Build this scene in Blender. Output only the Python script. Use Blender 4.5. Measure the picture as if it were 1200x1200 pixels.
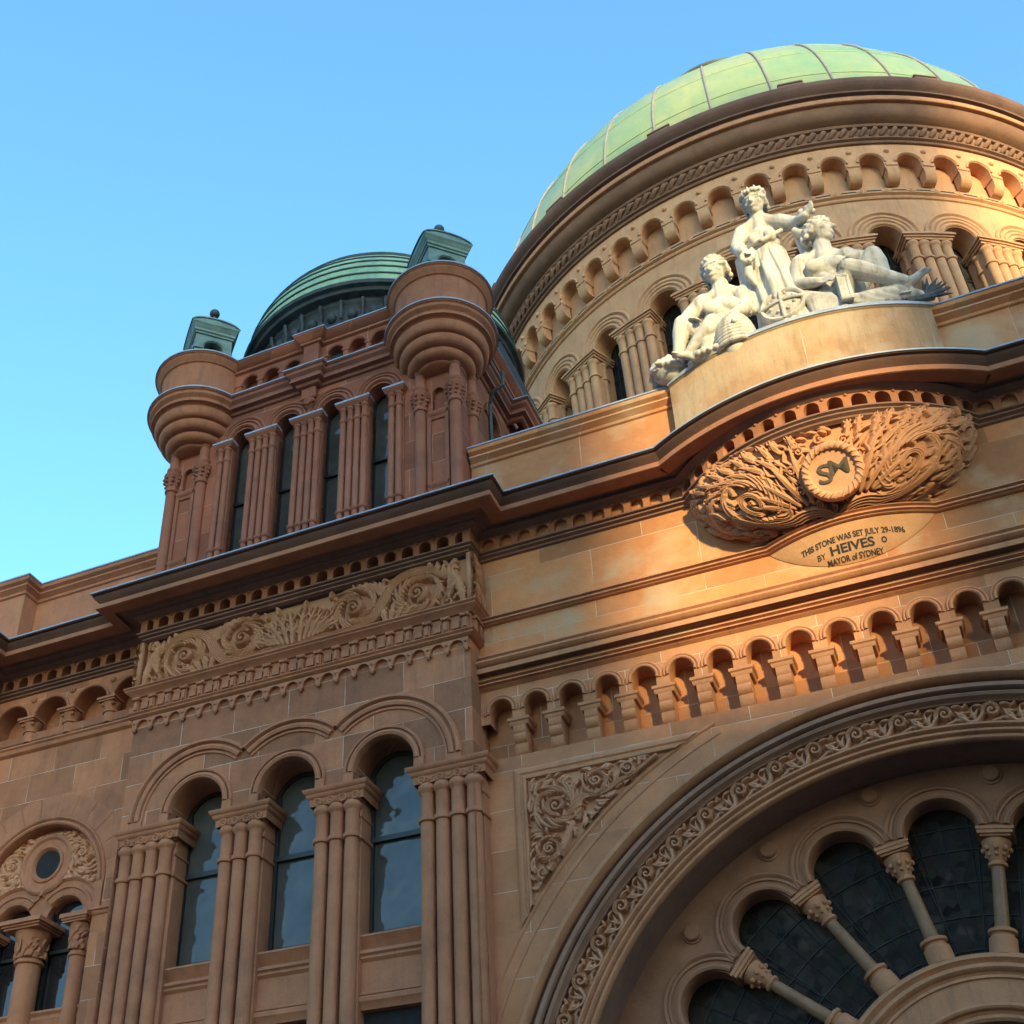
import bpy, bmesh, math, random
import numpy as np
from mathutils import Vector, Matrix

for o in list(bpy.data.objects):
    bpy.data.objects.remove(o)
random.seed(7)
RNG = np.random.RandomState(11)
scene = bpy.context.scene
COL = scene.collection
PI = math.pi
R_ = math.radians

# ------------------------------------------------------------------ camera, sky, sun, exposure
cam_d = bpy.data.cameras.new('camera')
cam = bpy.data.objects.new('camera', cam_d)
COL.objects.link(cam)
cr = Vector((0.90487782, 0.42561509, 0.00692276))
cu = Vector((0.23896898, -0.52138355, 0.81917826))
cf = Vector((-0.35226404, 0.73960191, 0.57349721))
cam.matrix_world = Matrix(((cr.x, cu.x, -cf.x, 0.0), (cr.y, cu.y, -cf.y, -18.0), (cr.z, cu.z, -cf.z, 1.6), (0, 0, 0, 1)))
cam_d.sensor_width = 36.0
cam_d.lens = 36.0 * 1531.4115 / 1200.0
cam_d.shift_x = (600.0 - 463.2533) / 1200.0
cam_d.shift_y = (725.8258 - 600.0) / 1200.0
cam_d.clip_end = 5000.0
scene.camera = cam

SUN_EL, SUN_AZ = R_(12.0), R_(33.0)          # azimuth measured from -Y towards +X
world = bpy.data.worlds.new('World')
scene.world = world
world.use_nodes = True
wn, wl = world.node_tree.nodes, world.node_tree.links
wn.clear()
sky = wn.new('ShaderNodeTexSky'); sky.sky_type = 'NISHITA'
sky.sun_disc = False
sky.sun_elevation = SUN_EL
sky.sun_rotation = PI - SUN_AZ
sky.air_density = 1.6; sky.dust_density = 3.0; sky.ozone_density = 5.0
bg = wn.new('ShaderNodeBackground'); bg.inputs['Strength'].default_value = 0.15
out = wn.new('ShaderNodeOutputWorld')
tint = wn.new('ShaderNodeMix'); tint.data_type = 'RGBA'; tint.blend_type = 'MULTIPLY'; tint.inputs[0].default_value = 1.0; tint.inputs[7].default_value = (0.67, 0.84, 0.88, 1.0)
wl.new(sky.outputs[0], tint.inputs[6]); wl.new(tint.outputs[2], bg.inputs['Color']); wl.new(bg.outputs[0], out.inputs['Surface'])

sun_d = bpy.data.lights.new('sun', 'SUN')
sun_d.energy = 2.0; sun_d.angle = R_(3.0); sun_d.color = (0.76, 0.60, 0.27)
sun = bpy.data.objects.new('sun', sun_d); COL.objects.link(sun)
sdir = Vector((math.sin(SUN_AZ) * math.cos(SUN_EL), -math.cos(SUN_AZ) * math.cos(SUN_EL), math.sin(SUN_EL)))
sun.rotation_euler = sdir.to_track_quat('Z', 'Y').to_euler()
sun.location = (0, -30, 60)

vs = scene.view_settings
vs.view_transform = 'Standard'; vs.look = 'None'; vs.gamma = 1.0; vs.use_curve_mapping = False
vs.exposure = 2.47

# ------------------------------------------------------------------ materials
def new_mat(name):
    m = bpy.data.materials.new(name); m.use_nodes = True
    nt = m.node_tree
    return m, nt, nt.nodes['Principled BSDF']

def N(nt, kind, **kw):
    n = nt.nodes.new(kind)
    for k, v in kw.items():
        if hasattr(n, k): setattr(n, k, v)
        else: n.inputs[k].default_value = v
    return n

def mix_rgb(nt, fac, a, b, mode='MIX'):
    n = nt.nodes.new('ShaderNodeMix'); n.data_type = 'RGBA'; n.blend_type = mode
    for s, v in ((0, fac), (6, a), (7, b)):
        if isinstance(v, (int, float)): n.inputs[s].default_value = v
        elif isinstance(v, tuple): n.inputs[s].default_value = (*v, 1.0) if len(v) == 3 else v
        else: nt.links.new(v, n.inputs[s])
    return n.outputs[2]

def ramp(nt, src, p0, p1, c0=(0, 0, 0), c1=(1, 1, 1)):
    r = nt.nodes.new('ShaderNodeValToRGB')
    r.color_ramp.elements[0].position = p0; r.color_ramp.elements[1].position = p1
    r.color_ramp.elements[0].color = (*c0, 1); r.color_ramp.elements[1].color = (*c1, 1)
    nt.links.new(src, r.inputs[0]); return r.outputs[0]

def noise(nt, vec, scale, detail=4.0, rough=0.55):
    n = N(nt, 'ShaderNodeTexNoise'); n.inputs['Scale'].default_value = scale
    n.inputs['Detail'].default_value = detail; n.inputs['Roughness'].default_value = rough
    nt.links.new(vec, n.inputs['Vector']); return n.outputs['Fac']

def stone(name, ca, cb, grime=(0.05, 0.045, 0.045), grime_amt=0.35, joints=None, cream=None, rough=0.88, bump=0.25, joint_col=(0.55, 0.47, 0.38), lo=0.42, hi=0.62, gscale=0.55, streak=0.0):
    m, nt, bs = new_mat(name)
    geo = N(nt, 'ShaderNodeNewGeometry'); pos = geo.outputs['Position']
    big = noise(nt, pos, 0.45, 5, 0.6); mid = noise(nt, pos, 2.3, 6, 0.65); fine = noise(nt, pos, 46.0, 3, 0.6)
    c = mix_rgb(nt, ramp(nt, big, 0.35, 0.68), ca, cb)
    c = mix_rgb(nt, 0.35, c, mix_rgb(nt, ramp(nt, mid, 0.3, 0.72), tuple(x * 0.72 for x in ca), tuple(min(1, x * 1.22) for x in cb)))
    hsrc = fine
    if joints:
        bw, bh = joints
        sep = N(nt, 'ShaderNodeSeparateXYZ'); nt.links.new(pos, sep.inputs[0])
        ad = N(nt, 'ShaderNodeMath', operation='ADD'); nt.links.new(sep.outputs[0], ad.inputs[0]); nt.links.new(sep.outputs[1], ad.inputs[1])
        cmb = N(nt, 'ShaderNodeCombineXYZ'); nt.links.new(ad.outputs[0], cmb.inputs[0]); nt.links.new(sep.outputs[2], cmb.inputs[1])
        br = N(nt, 'ShaderNodeTexBrick'); br.offset = 0.5; br.squash = 1.0
        nt.links.new(cmb.outputs[0], br.inputs['Vector'])
        br.inputs['Scale'].default_value = 1.0; br.inputs['Brick Width'].default_value = bw; br.inputs['Row Height'].default_value = bh
        br.inputs['Mortar Size'].default_value = 0.006; br.inputs['Mortar Smooth'].default_value = 0.3; br.inputs['Bias'].default_value = 0.0
        br.inputs['Color1'].default_value = (0.50, 0.49, 0.49, 1); br.inputs['Color2'].default_value = (1.30, 1.22, 1.12, 1); br.inputs['Mortar'].default_value = (1, 1, 1, 1)
        c = mix_rgb(nt, 0.62, c, br.outputs['Color'], 'MULTIPLY')
        mk = N(nt, 'ShaderNodeMath', operation='MULTIPLY')
        nt.links.new(br.outputs['Fac'], mk.inputs[0]); nt.links.new(ramp(nt, noise(nt, pos, 1.1, 2), 0.40, 0.54), mk.inputs[1])
        c = mix_rgb(nt, mk.outputs[0], c, joint_col)
    if cream:
        c = mix_rgb(nt, ramp(nt, noise(nt, pos, gscale, 4, 0.62), lo, hi), c, cream)
    g = noise(nt, pos, 0.8, 8, 0.7)
    gm = N(nt, 'ShaderNodeMath', operation='MULTIPLY'); nt.links.new(ramp(nt, g, 0.52, 0.78), gm.inputs[0]); gm.inputs[1].default_value = grime_amt
    c = mix_rgb(nt, gm.outputs[0], c, grime)
    if streak:
        mp = N(nt, 'ShaderNodeMapping'); mp.inputs['Scale'].default_value = (7.0, 7.0, 0.9); nt.links.new(pos, mp.inputs['Vector'])
        sm_ = N(nt, 'ShaderNodeMath', operation='MULTIPLY'); nt.links.new(ramp(nt, noise(nt, mp.outputs[0], 1.0, 5, 0.7), 0.50, 0.70), sm_.inputs[0]); sm_.inputs[1].default_value = streak
        c = mix_rgb(nt, sm_.outputs[0], c, grime)
    c = mix_rgb(nt, 0.25, c, ramp(nt, fine, 0.25, 0.75, (0.55, 0.55, 0.55), (1.3, 1.3, 1.3)), 'MULTIPLY')
    nt.links.new(c, bs.inputs['Base Color'])
    bs.inputs['Roughness'].default_value = rough
    bs.inputs['Specular IOR Level'].default_value = 0.25
    b1 = N(nt, 'ShaderNodeBump'); b1.inputs['Strength'].default_value = bump; b1.inputs['Distance'].default_value = 0.012
    nt.links.new(hsrc, b1.inputs['Height'])
    b2 = N(nt, 'ShaderNodeBump'); b2.inputs['Strength'].default_value = bump; b2.inputs['Distance'].default_value = 0.03
    nt.links.new(noise(nt, pos, 7.0, 4), b2.inputs['Height']); nt.links.new(b1.outputs[0], b2.inputs['Normal'])
    nt.links.new(b2.outputs[0], bs.inputs['Normal'])
    return m

def metal_paint(name, ca, cb, scale=3.0, rough=0.5, bump=0.15, metallic=0.0, streak=None):
    m, nt, bs = new_mat(name)
    geo = N(nt, 'ShaderNodeNewGeometry'); pos = geo.outputs['Position']
    c = mix_rgb(nt, ramp(nt, noise(nt, pos, scale, 6, 0.65), 0.35, 0.68), ca, cb)
    if streak:
        mp = N(nt, 'ShaderNodeMapping'); mp.inputs['Scale'].default_value = (3.5, 3.5, 0.45); nt.links.new(pos, mp.inputs['Vector'])
        sm_ = N(nt, 'ShaderNodeMath', operation='MULTIPLY'); nt.links.new(ramp(nt, noise(nt, mp.outputs[0], 1.0, 6, 0.7), 0.46, 0.68), sm_.inputs[0]); sm_.inputs[1].default_value = 0.55
        c = mix_rgb(nt, sm_.outputs[0], c, streak)
    nt.links.new(c, bs.inputs['Base Color']); bs.inputs['Roughness'].default_value = rough; bs.inputs['Metallic'].default_value = metallic
    b1 = N(nt, 'ShaderNodeBump'); b1.inputs['Strength'].default_value = bump; b1.inputs['Distance'].default_value = 0.02
    nt.links.new(noise(nt, pos, 12.0, 3), b1.inputs['Height']); nt.links.new(b1.outputs[0], bs.inputs['Normal'])
    return m

def glass_mat(name, col, rough=0.06, wav=0.15, spec=0.8):
    m, nt, bs = new_mat(name)
    geo = N(nt, 'ShaderNodeNewGeometry'); pos = geo.outputs['Position']
    c = mix_rgb(nt, ramp(nt, noise(nt, pos, 1.6, 4), 0.3, 0.7), tuple(x * 0.6 for x in col), col)
    nt.links.new(c, bs.inputs['Base Color']); bs.inputs['Roughness'].default_value = rough; bs.inputs['Specular IOR Level'].default_value = spec
    b1 = N(nt, 'ShaderNodeBump'); b1.inputs['Strength'].default_value = wav; b1.inputs['Distance'].default_value = 0.06
    nt.links.new(noise(nt, pos, 1.3, 2), b1.inputs['Height']); nt.links.new(b1.outputs[0], bs.inputs['Normal'])
    return m

M_BAY = stone('brown_sandstone', (0.377, 0.152, 0.082), (0.462, 0.198, 0.107), joints=(1.15, 0.62), grime_amt=0.48, streak=0.22)
M_BAYP = stone('brown_sandstone_plain', (0.387, 0.157, 0.084), (0.472, 0.202, 0.110), grime_amt=0.46, streak=0.22)
M_CORN = stone('weathered_cornice_stone', (0.316, 0.129, 0.070), (0.422, 0.174, 0.095), grime_amt=0.5)
M_CEN = stone('tan_sandstone', (0.448, 0.197, 0.103), (0.517, 0.239, 0.124), joints=(1.25, 0.70), grime_amt=0.37)
M_CENP = stone('tan_sandstone_plain', (0.448, 0.197, 0.103), (0.517, 0.239, 0.124), grime_amt=0.42, streak=0.22)
M_PATCH = stone('patchy_cream_stone', (0.519, 0.209, 0.091), (0.553, 0.245, 0.110), joints=(1.9, 1.45), grime_amt=0.16, cream=(0.52, 0.33, 0.195), lo=0.50, hi=0.66, gscale=0.7)
M_CARVE = stone('carved_sandstone', (0.456, 0.209, 0.111), (0.486, 0.244, 0.131), grime_amt=0.2, bump=0.12)
M_CARVE2 = stone('carved_grey_sandstone', (0.499, 0.241, 0.140), (0.565, 0.287, 0.166), grime_amt=0.25, bump=0.12)
M_RED = stone('red_sandstone', (0.289, 0.096, 0.056), (0.347, 0.126, 0.072), joints=(1.0, 0.75), grime_amt=0.50, joint_col=(0.46, 0.29, 0.20))
M_REDP = stone('red_sandstone_plain', (0.282, 0.097, 0.056), (0.338, 0.128, 0.074), grime_amt=0.52, streak=0.22)
M_REDT = stone('red_tan_turret_stone', (0.370, 0.136, 0.070), (0.436, 0.177, 0.093), grime_amt=0.40, streak=0.35)
M_DRUM = stone('tan_drum_sandstone', (0.579, 0.267, 0.135), (0.589, 0.320, 0.166), grime_amt=0.18, bump=0.15, streak=0.22)
M_DRUMC = stone('dark_drum_cornice_stone', (0.187, 0.094, 0.060), (0.272, 0.139, 0.086), grime_amt=0.55)
M_STAT = stone('white_statue_marble', (0.46, 0.42, 0.38), (0.58, 0.54, 0.50), grime=(0.13, 0.115, 0.10), grime_amt=0.75, rough=0.8, bump=0.3, streak=0.7)
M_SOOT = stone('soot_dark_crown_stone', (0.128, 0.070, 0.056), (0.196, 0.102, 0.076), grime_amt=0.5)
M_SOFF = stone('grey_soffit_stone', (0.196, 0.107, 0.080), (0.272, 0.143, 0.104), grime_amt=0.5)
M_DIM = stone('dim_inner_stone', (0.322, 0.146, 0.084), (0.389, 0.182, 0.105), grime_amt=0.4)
M_LEAD = metal_paint('lead_flashing', (0.23, 0.27, 0.35), (0.36, 0.41, 0.50), 2.5, 0.55)
M_DARK = metal_paint('black_window_paint', (0.012, 0.012, 0.014), (0.02, 0.02, 0.024), 5, 0.45)
M_GLASS = glass_mat('grey_window_glass', (0.085, 0.088, 0.085), 0.03, 1.0, 0.6)
def leaded():
    m, nt, bs = new_mat('dark_leaded_glass')
    geo = N(nt, 'ShaderNodeNewGeometry'); pos = geo.outputs['Position']
    vo = N(nt, 'ShaderNodeTexVoronoi'); vo.inputs['Scale'].default_value = 6.5; nt.links.new(pos, vo.inputs['Vector'])
    hs = N(nt, 'ShaderNodeHueSaturation'); hs.inputs['Saturation'].default_value = 0.18; hs.inputs['Value'].default_value = 0.035; nt.links.new(vo.outputs['Color'], hs.inputs['Color'])
    pale = mix_rgb(nt, ramp(nt, noise(nt, pos, 1.3, 3), 0.58, 0.70), hs.outputs[0], mix_rgb(nt, 0.5, (0.15, 0.145, 0.14), hs.outputs[0]))
    warm = mix_rgb(nt, 1.0, pale, (1.15, 0.92, 0.80), 'MULTIPLY'); nt.links.new(warm, bs.inputs['Base Color']); bs.inputs['Roughness'].default_value = 0.4; bs.inputs['Specular IOR Level'].default_value = 0.06
    b1 = N(nt, 'ShaderNodeBump'); b1.inputs['Strength'].default_value = 0.5; b1.inputs['Distance'].default_value = 0.03
    nt.links.new(vo.outputs['Distance'], b1.inputs['Height']); nt.links.new(b1.outputs[0], bs.inputs['Normal'])
    return m
M_STGL = leaded()
M_VOID = metal_paint('dark_interior', (0.01, 0.01, 0.012), (0.016, 0.016, 0.02), 3, 0.9)
M_CAME = metal_paint('grey_lead_came', (0.016, 0.016, 0.019), (0.03, 0.03, 0.034), 6, 0.7)
M_COPD = metal_paint('dark_copper', (0.025, 0.035, 0.038), (0.075, 0.10, 0.10), 2.2, 0.6, 0.3)
M_COPL = metal_paint('aged_green_copper', (0.086, 0.148, 0.129), (0.187, 0.266, 0.220), 2.6, 0.55, 0.2)
M_COPB = metal_paint('banded_green_copper', (0.24, 0.40, 0.24), (0.36, 0.52, 0.30), 1.3, 0.5, 0.2, streak=(0.15, 0.25, 0.17))
M_DOME = metal_paint('sun_mottled_green_copper', (0.134, 0.236, 0.120), (0.308, 0.315, 0.125), 0.33, 0.33, 0.2, streak=(0.13, 0.22, 0.13))  # green copper; its yellow mottling paints in sunlit reflections
M_RIB = metal_paint('grey_dome_rib', (0.16, 0.15, 0.15), (0.24, 0.22, 0.21), 3, 0.5)
M_POL = metal_paint('polished_shaft_stone', (0.22, 0.115, 0.065), (0.30, 0.165, 0.095), 5, 0.40, 0.02)
M_POL.node_tree.nodes['Principled BSDF'].inputs['Specular IOR Level'].default_value = 0.2
M_INK = metal_paint('incised_black_letter', (0.02, 0.02, 0.025), (0.04, 0.04, 0.045), 8, 0.8)
M_PED = stone('cream_pedestal_stone', (0.43, 0.235, 0.125), (0.47, 0.295, 0.17), joints=(2.6, 2.2), grime_amt=0.25, cream=(0.47, 0.335, 0.215), lo=0.46, hi=0.62, gscale=0.8, streak=0.3)
M_PLAQ = stone('plaque_stone', (0.553, 0.281, 0.144), (0.553, 0.311, 0.165), grime_amt=0.15)

# ------------------------------------------------------------------ mesh builder
WL = {}
class MB:
    def __init__(s): s.v = []; s.n = 0; s.q = []; s.ng = []
    def add(s, V, quads=None, ngons=None):
        V = np.asarray(V, float).reshape(-1, 3); b = s.n
        s.v.append(V); s.n += len(V)
        if quads is not None and len(quads): s.q.append(np.asarray(quads, int) + b)
        if ngons: s.ng += [tuple(i + b for i in f) for f in ngons]
        return b
    def grid(s, P, cu=False, cv=False, mask=None):
        P = np.asarray(P, float); m, n = P.shape[:2]
        idx = np.arange(m * n).reshape(m, n)
        if cu: idx = np.vstack([idx, idx[:1]])
        if cv: idx = np.hstack([idx, idx[:, :1]])
        q = np.stack([idx[:-1, :-1], idx[1:, :-1], idx[1:, 1:], idx[:-1, 1:]], -1)
        if mask is not None: q = q[mask]
        s.add(P, q.reshape(-1, 4))
    def poly(s, P): s.add(P, ngons=[tuple(range(len(P)))])
    def box(s, x0, x1, y0, y1, z0, z1):
        V = [(x, y, z) for z in (z0, z1) for y in (y0, y1) for x in (x0, x1)]
        s.add(V, [(0, 1, 3, 2), (4, 6, 7, 5), (0, 4, 5, 1), (2, 3, 7, 6), (0, 2, 6, 4), (1, 5, 7, 3)])
    def obox(s, c, ax, ay, az):
        c, ax, ay, az = map(np.asarray, (c, ax, ay, az))
        V = [c + i * ax + j * ay + k * az for k in (-1, 1) for j in (-1, 1) for i in (-1, 1)]
        s.add(V, [(0, 1, 3, 2), (4, 6, 7, 5), (0, 4, 5, 1), (2, 3, 7, 6), (0, 2, 6, 4), (1, 5, 7, 3)])
    def lathe(s, prof, cx, cy, seg=24, a0=0.0, a1=2 * PI):
        prof = np.asarray(prof, float); full = abs(a1 - a0 - 2 * PI) < 1e-6
        a = np.linspace(a0, a1, seg, endpoint=not full)
        P = np.stack([cx + prof[None, :, 0] * np.sin(a)[:, None], cy - prof[None, :, 0] * np.cos(a)[:, None], np.repeat(prof[None, :, 1], len(a), 0)], -1)
        s.grid(P, cu=full)
    def tube(s, pts, rad, seg=10, caps=True):
        pts = np.asarray(pts, float); n = len(pts)
        rad = np.full(n, rad) if np.isscalar(rad) else np.asarray(rad, float)
        t = np.gradient(pts, axis=0); t /= (np.linalg.norm(t, axis=1)[:, None] + 1e-9)
        ref = np.array([0.0, 0.0, 1.0]) if abs(t[0, 2]) < 0.9 else np.array([1.0, 0, 0])
        a = np.linspace(0, 2 * PI, seg, endpoint=False); rings = []
        u = np.cross(ref, t[0]); u /= np.linalg.norm(u)
        for i in range(n):
            u = u - t[i] * (u @ t[i]); u /= np.linalg.norm(u) + 1e-9; w = np.cross(t[i], u)
            rings.append(pts[i] + rad[i] * (np.cos(a)[:, None] * u + np.sin(a)[:, None] * w))
        P = np.array(rings); s.grid(P, cv=True)
        if caps: s.poly(P[0][::-1]); s.poly(P[-1])
    def ball(s, c, r, seg=10):
        r = np.array([r, r, r], float) if np.isscalar(r) else np.asarray(r, float)
        th = np.linspace(0.02, PI - 0.02, seg); ph = np.linspace(0, 2 * PI, seg * 2, endpoint=False)
        P = np.stack([np.sin(th)[:, None] * np.cos(ph), np.sin(th)[:, None] * np.sin(ph), np.repeat(np.cos(th)[:, None], len(ph), 1)], -1) * r + np.asarray(c)
        s.grid(P, cv=True); s.poly(P[0]); s.poly(P[-1][::-1])
    def sweep(s, prof, path, closed=False, caps=True):
        """moulding: prof = (outward, z) points carried along a plan path with mitred corners"""
        prof = np.asarray(prof, float); path = np.asarray(path, float); n = len(path)
        d = np.diff(np.vstack([path, path[:1]]), axis=0)
        nr = np.stack([d[:, 1], -d[:, 0]], -1); nr /= np.linalg.norm(nr, axis=1)[:, None] + 1e-12
        mit = []
        for i in range(n):
            a = nr[i - 1] if (closed or i > 0) else nr[0]
            b = nr[i] if (closed or i < n - 1) else nr[n - 2]
            mit.append((a + b) / max(0.2, 1 + a @ b))
        mit = np.array(mit)
        P = np.empty((n, len(prof), 3))
        P[:, :, :2] = path[:, None, :] + mit[:, None, :] * prof[None, :, :1]; P[:, :, 2] = prof[None, :, 1]
        s.grid(P, cu=closed)
        if caps and not closed: s.poly(P[0]); s.poly(P[-1][::-1])
    def arc(s, prof, cx, cz, a0, a1, n, mp):
        """moulding along an arch: prof = (radius, outward)"""
        prof = np.asarray(prof, float); a = np.linspace(a0, a1, n)
        x = cx + prof[None, :, 0] * np.sin(a)[:, None]; z = cz + prof[None, :, 0] * np.cos(a)[:, None]
        P = mp(x, z, np.repeat(prof[None, :, 1], n, 0)); s.grid(P)
        s.poly(P[0]); s.poly(P[-1][::-1])
    def arcade(s, mp, x0, x1, z0, z1, ops, d0, d1, nseg=12, dx=99.0, back=False, soffit=True):
        def strip(xs, za, zb):
            xs = np.asarray(xs, float); za = np.broadcast_to(za, xs.shape); zb = np.broadcast_to(zb, xs.shape)
            s.grid(mp(np.stack([xs, xs]), np.stack([za, zb]), np.full((2, len(xs)), d0)))
        cur = x0
        for (cx, r, zs, zb) in sorted(ops) + [(x1, 0, 0, 0)]:
            xe = cx - r
            if xe > cur + 1e-5: strip(np.linspace(cur, xe, max(2, int((xe - cur) / dx) + 2)), z0, z1)
            if r == 0: break
            t = np.linspace(0, PI, nseg + 1); xa = cx - r * np.cos(t); za = zs + r * np.sin(t)
            strip(xa, za, z1)
            if zb > z0 + 1e-5: strip(xa, z0, zb)
            ox = np.concatenate([[cx - r], xa, [cx + r]]); oz = np.concatenate([[zb], za, [zb]])
            P = mp(np.stack([ox, ox]), np.stack([oz, oz]), np.stack([np.full(len(ox), d0), np.full(len(ox), d1)]))
            s.grid(P)
            if zb > z0 + 1e-5: s.grid(mp(np.stack([xa, xa]), np.full((2, len(xa)), zb), np.stack([np.full(len(xa), d0), np.full(len(xa), d1)])))
            if back:
                s.grid(mp(np.stack([xa, xa]), np.stack([np.full(len(xa), zb), za]), np.full((2, len(xa)), d1)))
            cur = cx + r
    def build(s, name, mat, parent=None, origin=None, smooth=35, rem=0.0):
        V = np.vstack(s.v)
        pl = np.array(WL.get(parent.name, (0, 0, 0))) if parent else np.zeros(3)
        og = np.array(origin, float) if origin is not None else pl
        V = V - og
        me = bpy.data.meshes.new(name)
        faces = []
        if s.q: faces += np.concatenate(s.q).tolist()
        faces += s.ng
        me.from_pydata(V.tolist(), [], faces)
        me.update()
        if rem:
            bm = bmesh.new(); bm.from_mesh(me); bmesh.ops.remove_doubles(bm, verts=bm.verts, dist=rem); bmesh.ops.recalc_face_normals(bm, faces=bm.faces); bm.to_mesh(me); bm.free()
        if smooth:
            me.polygons.foreach_set('use_smooth', [True] * len(me.polygons))
            if smooth < 180: me.set_sharp_from_angle(angle=R_(smooth))
        me.materials.append(mat)
        o = bpy.data.objects.new(name, me); COL.objects.link(o)
        if parent: o.parent = parent
        o.location = Vector((og - pl).tolist())
        WL[o.name] = tuple(og)
        return o

def tag(o, label, cat, group=None, kind=None):
    o['label'] = label; o['category'] = cat
    if group: o['group'] = group
    if kind: o['kind'] = kind
    return o

def thing(name, loc, label, cat, group=None):
    o = bpy.data.objects.new(name, None); COL.objects.link(o); o.location = loc; o.empty_display_size = 0.5
    WL[o.name] = tuple(loc); return tag(o, label, cat, group)

def copy_to(src, parent, delta, recurse=True):
    c = src.copy(); COL.objects.link(c); c.parent = parent
    pd = np.array(WL[src.name]) + np.array(delta); WL[c.name] = tuple(pd)
    c.location = Vector((pd - np.array(WL[parent.name])).tolist())
    if recurse:
        for ch in [k for k in bpy.data.objects if k.parent == src]:
            g = ch.copy(); COL.objects.link(g); g.parent = c; WL[g.name] = tuple(np.array(WL[ch.name]) + np.array(delta))
    return c

def planar(y0):
    return lambda x, z, d: np.stack([np.asarray(x, float), y0 - np.asarray(d, float), np.asarray(z, float)], -1)
def cylmap(cx, cy, R, off=0.0):
    def f(x, z, d):
        t = np.asarray(x, float) / R + off; rr = R + np.asarray(d, float)
        return np.stack([cx + rr * np.sin(t), cy - rr * np.cos(t), np.asarray(z, float)], -1)
    return f

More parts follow.
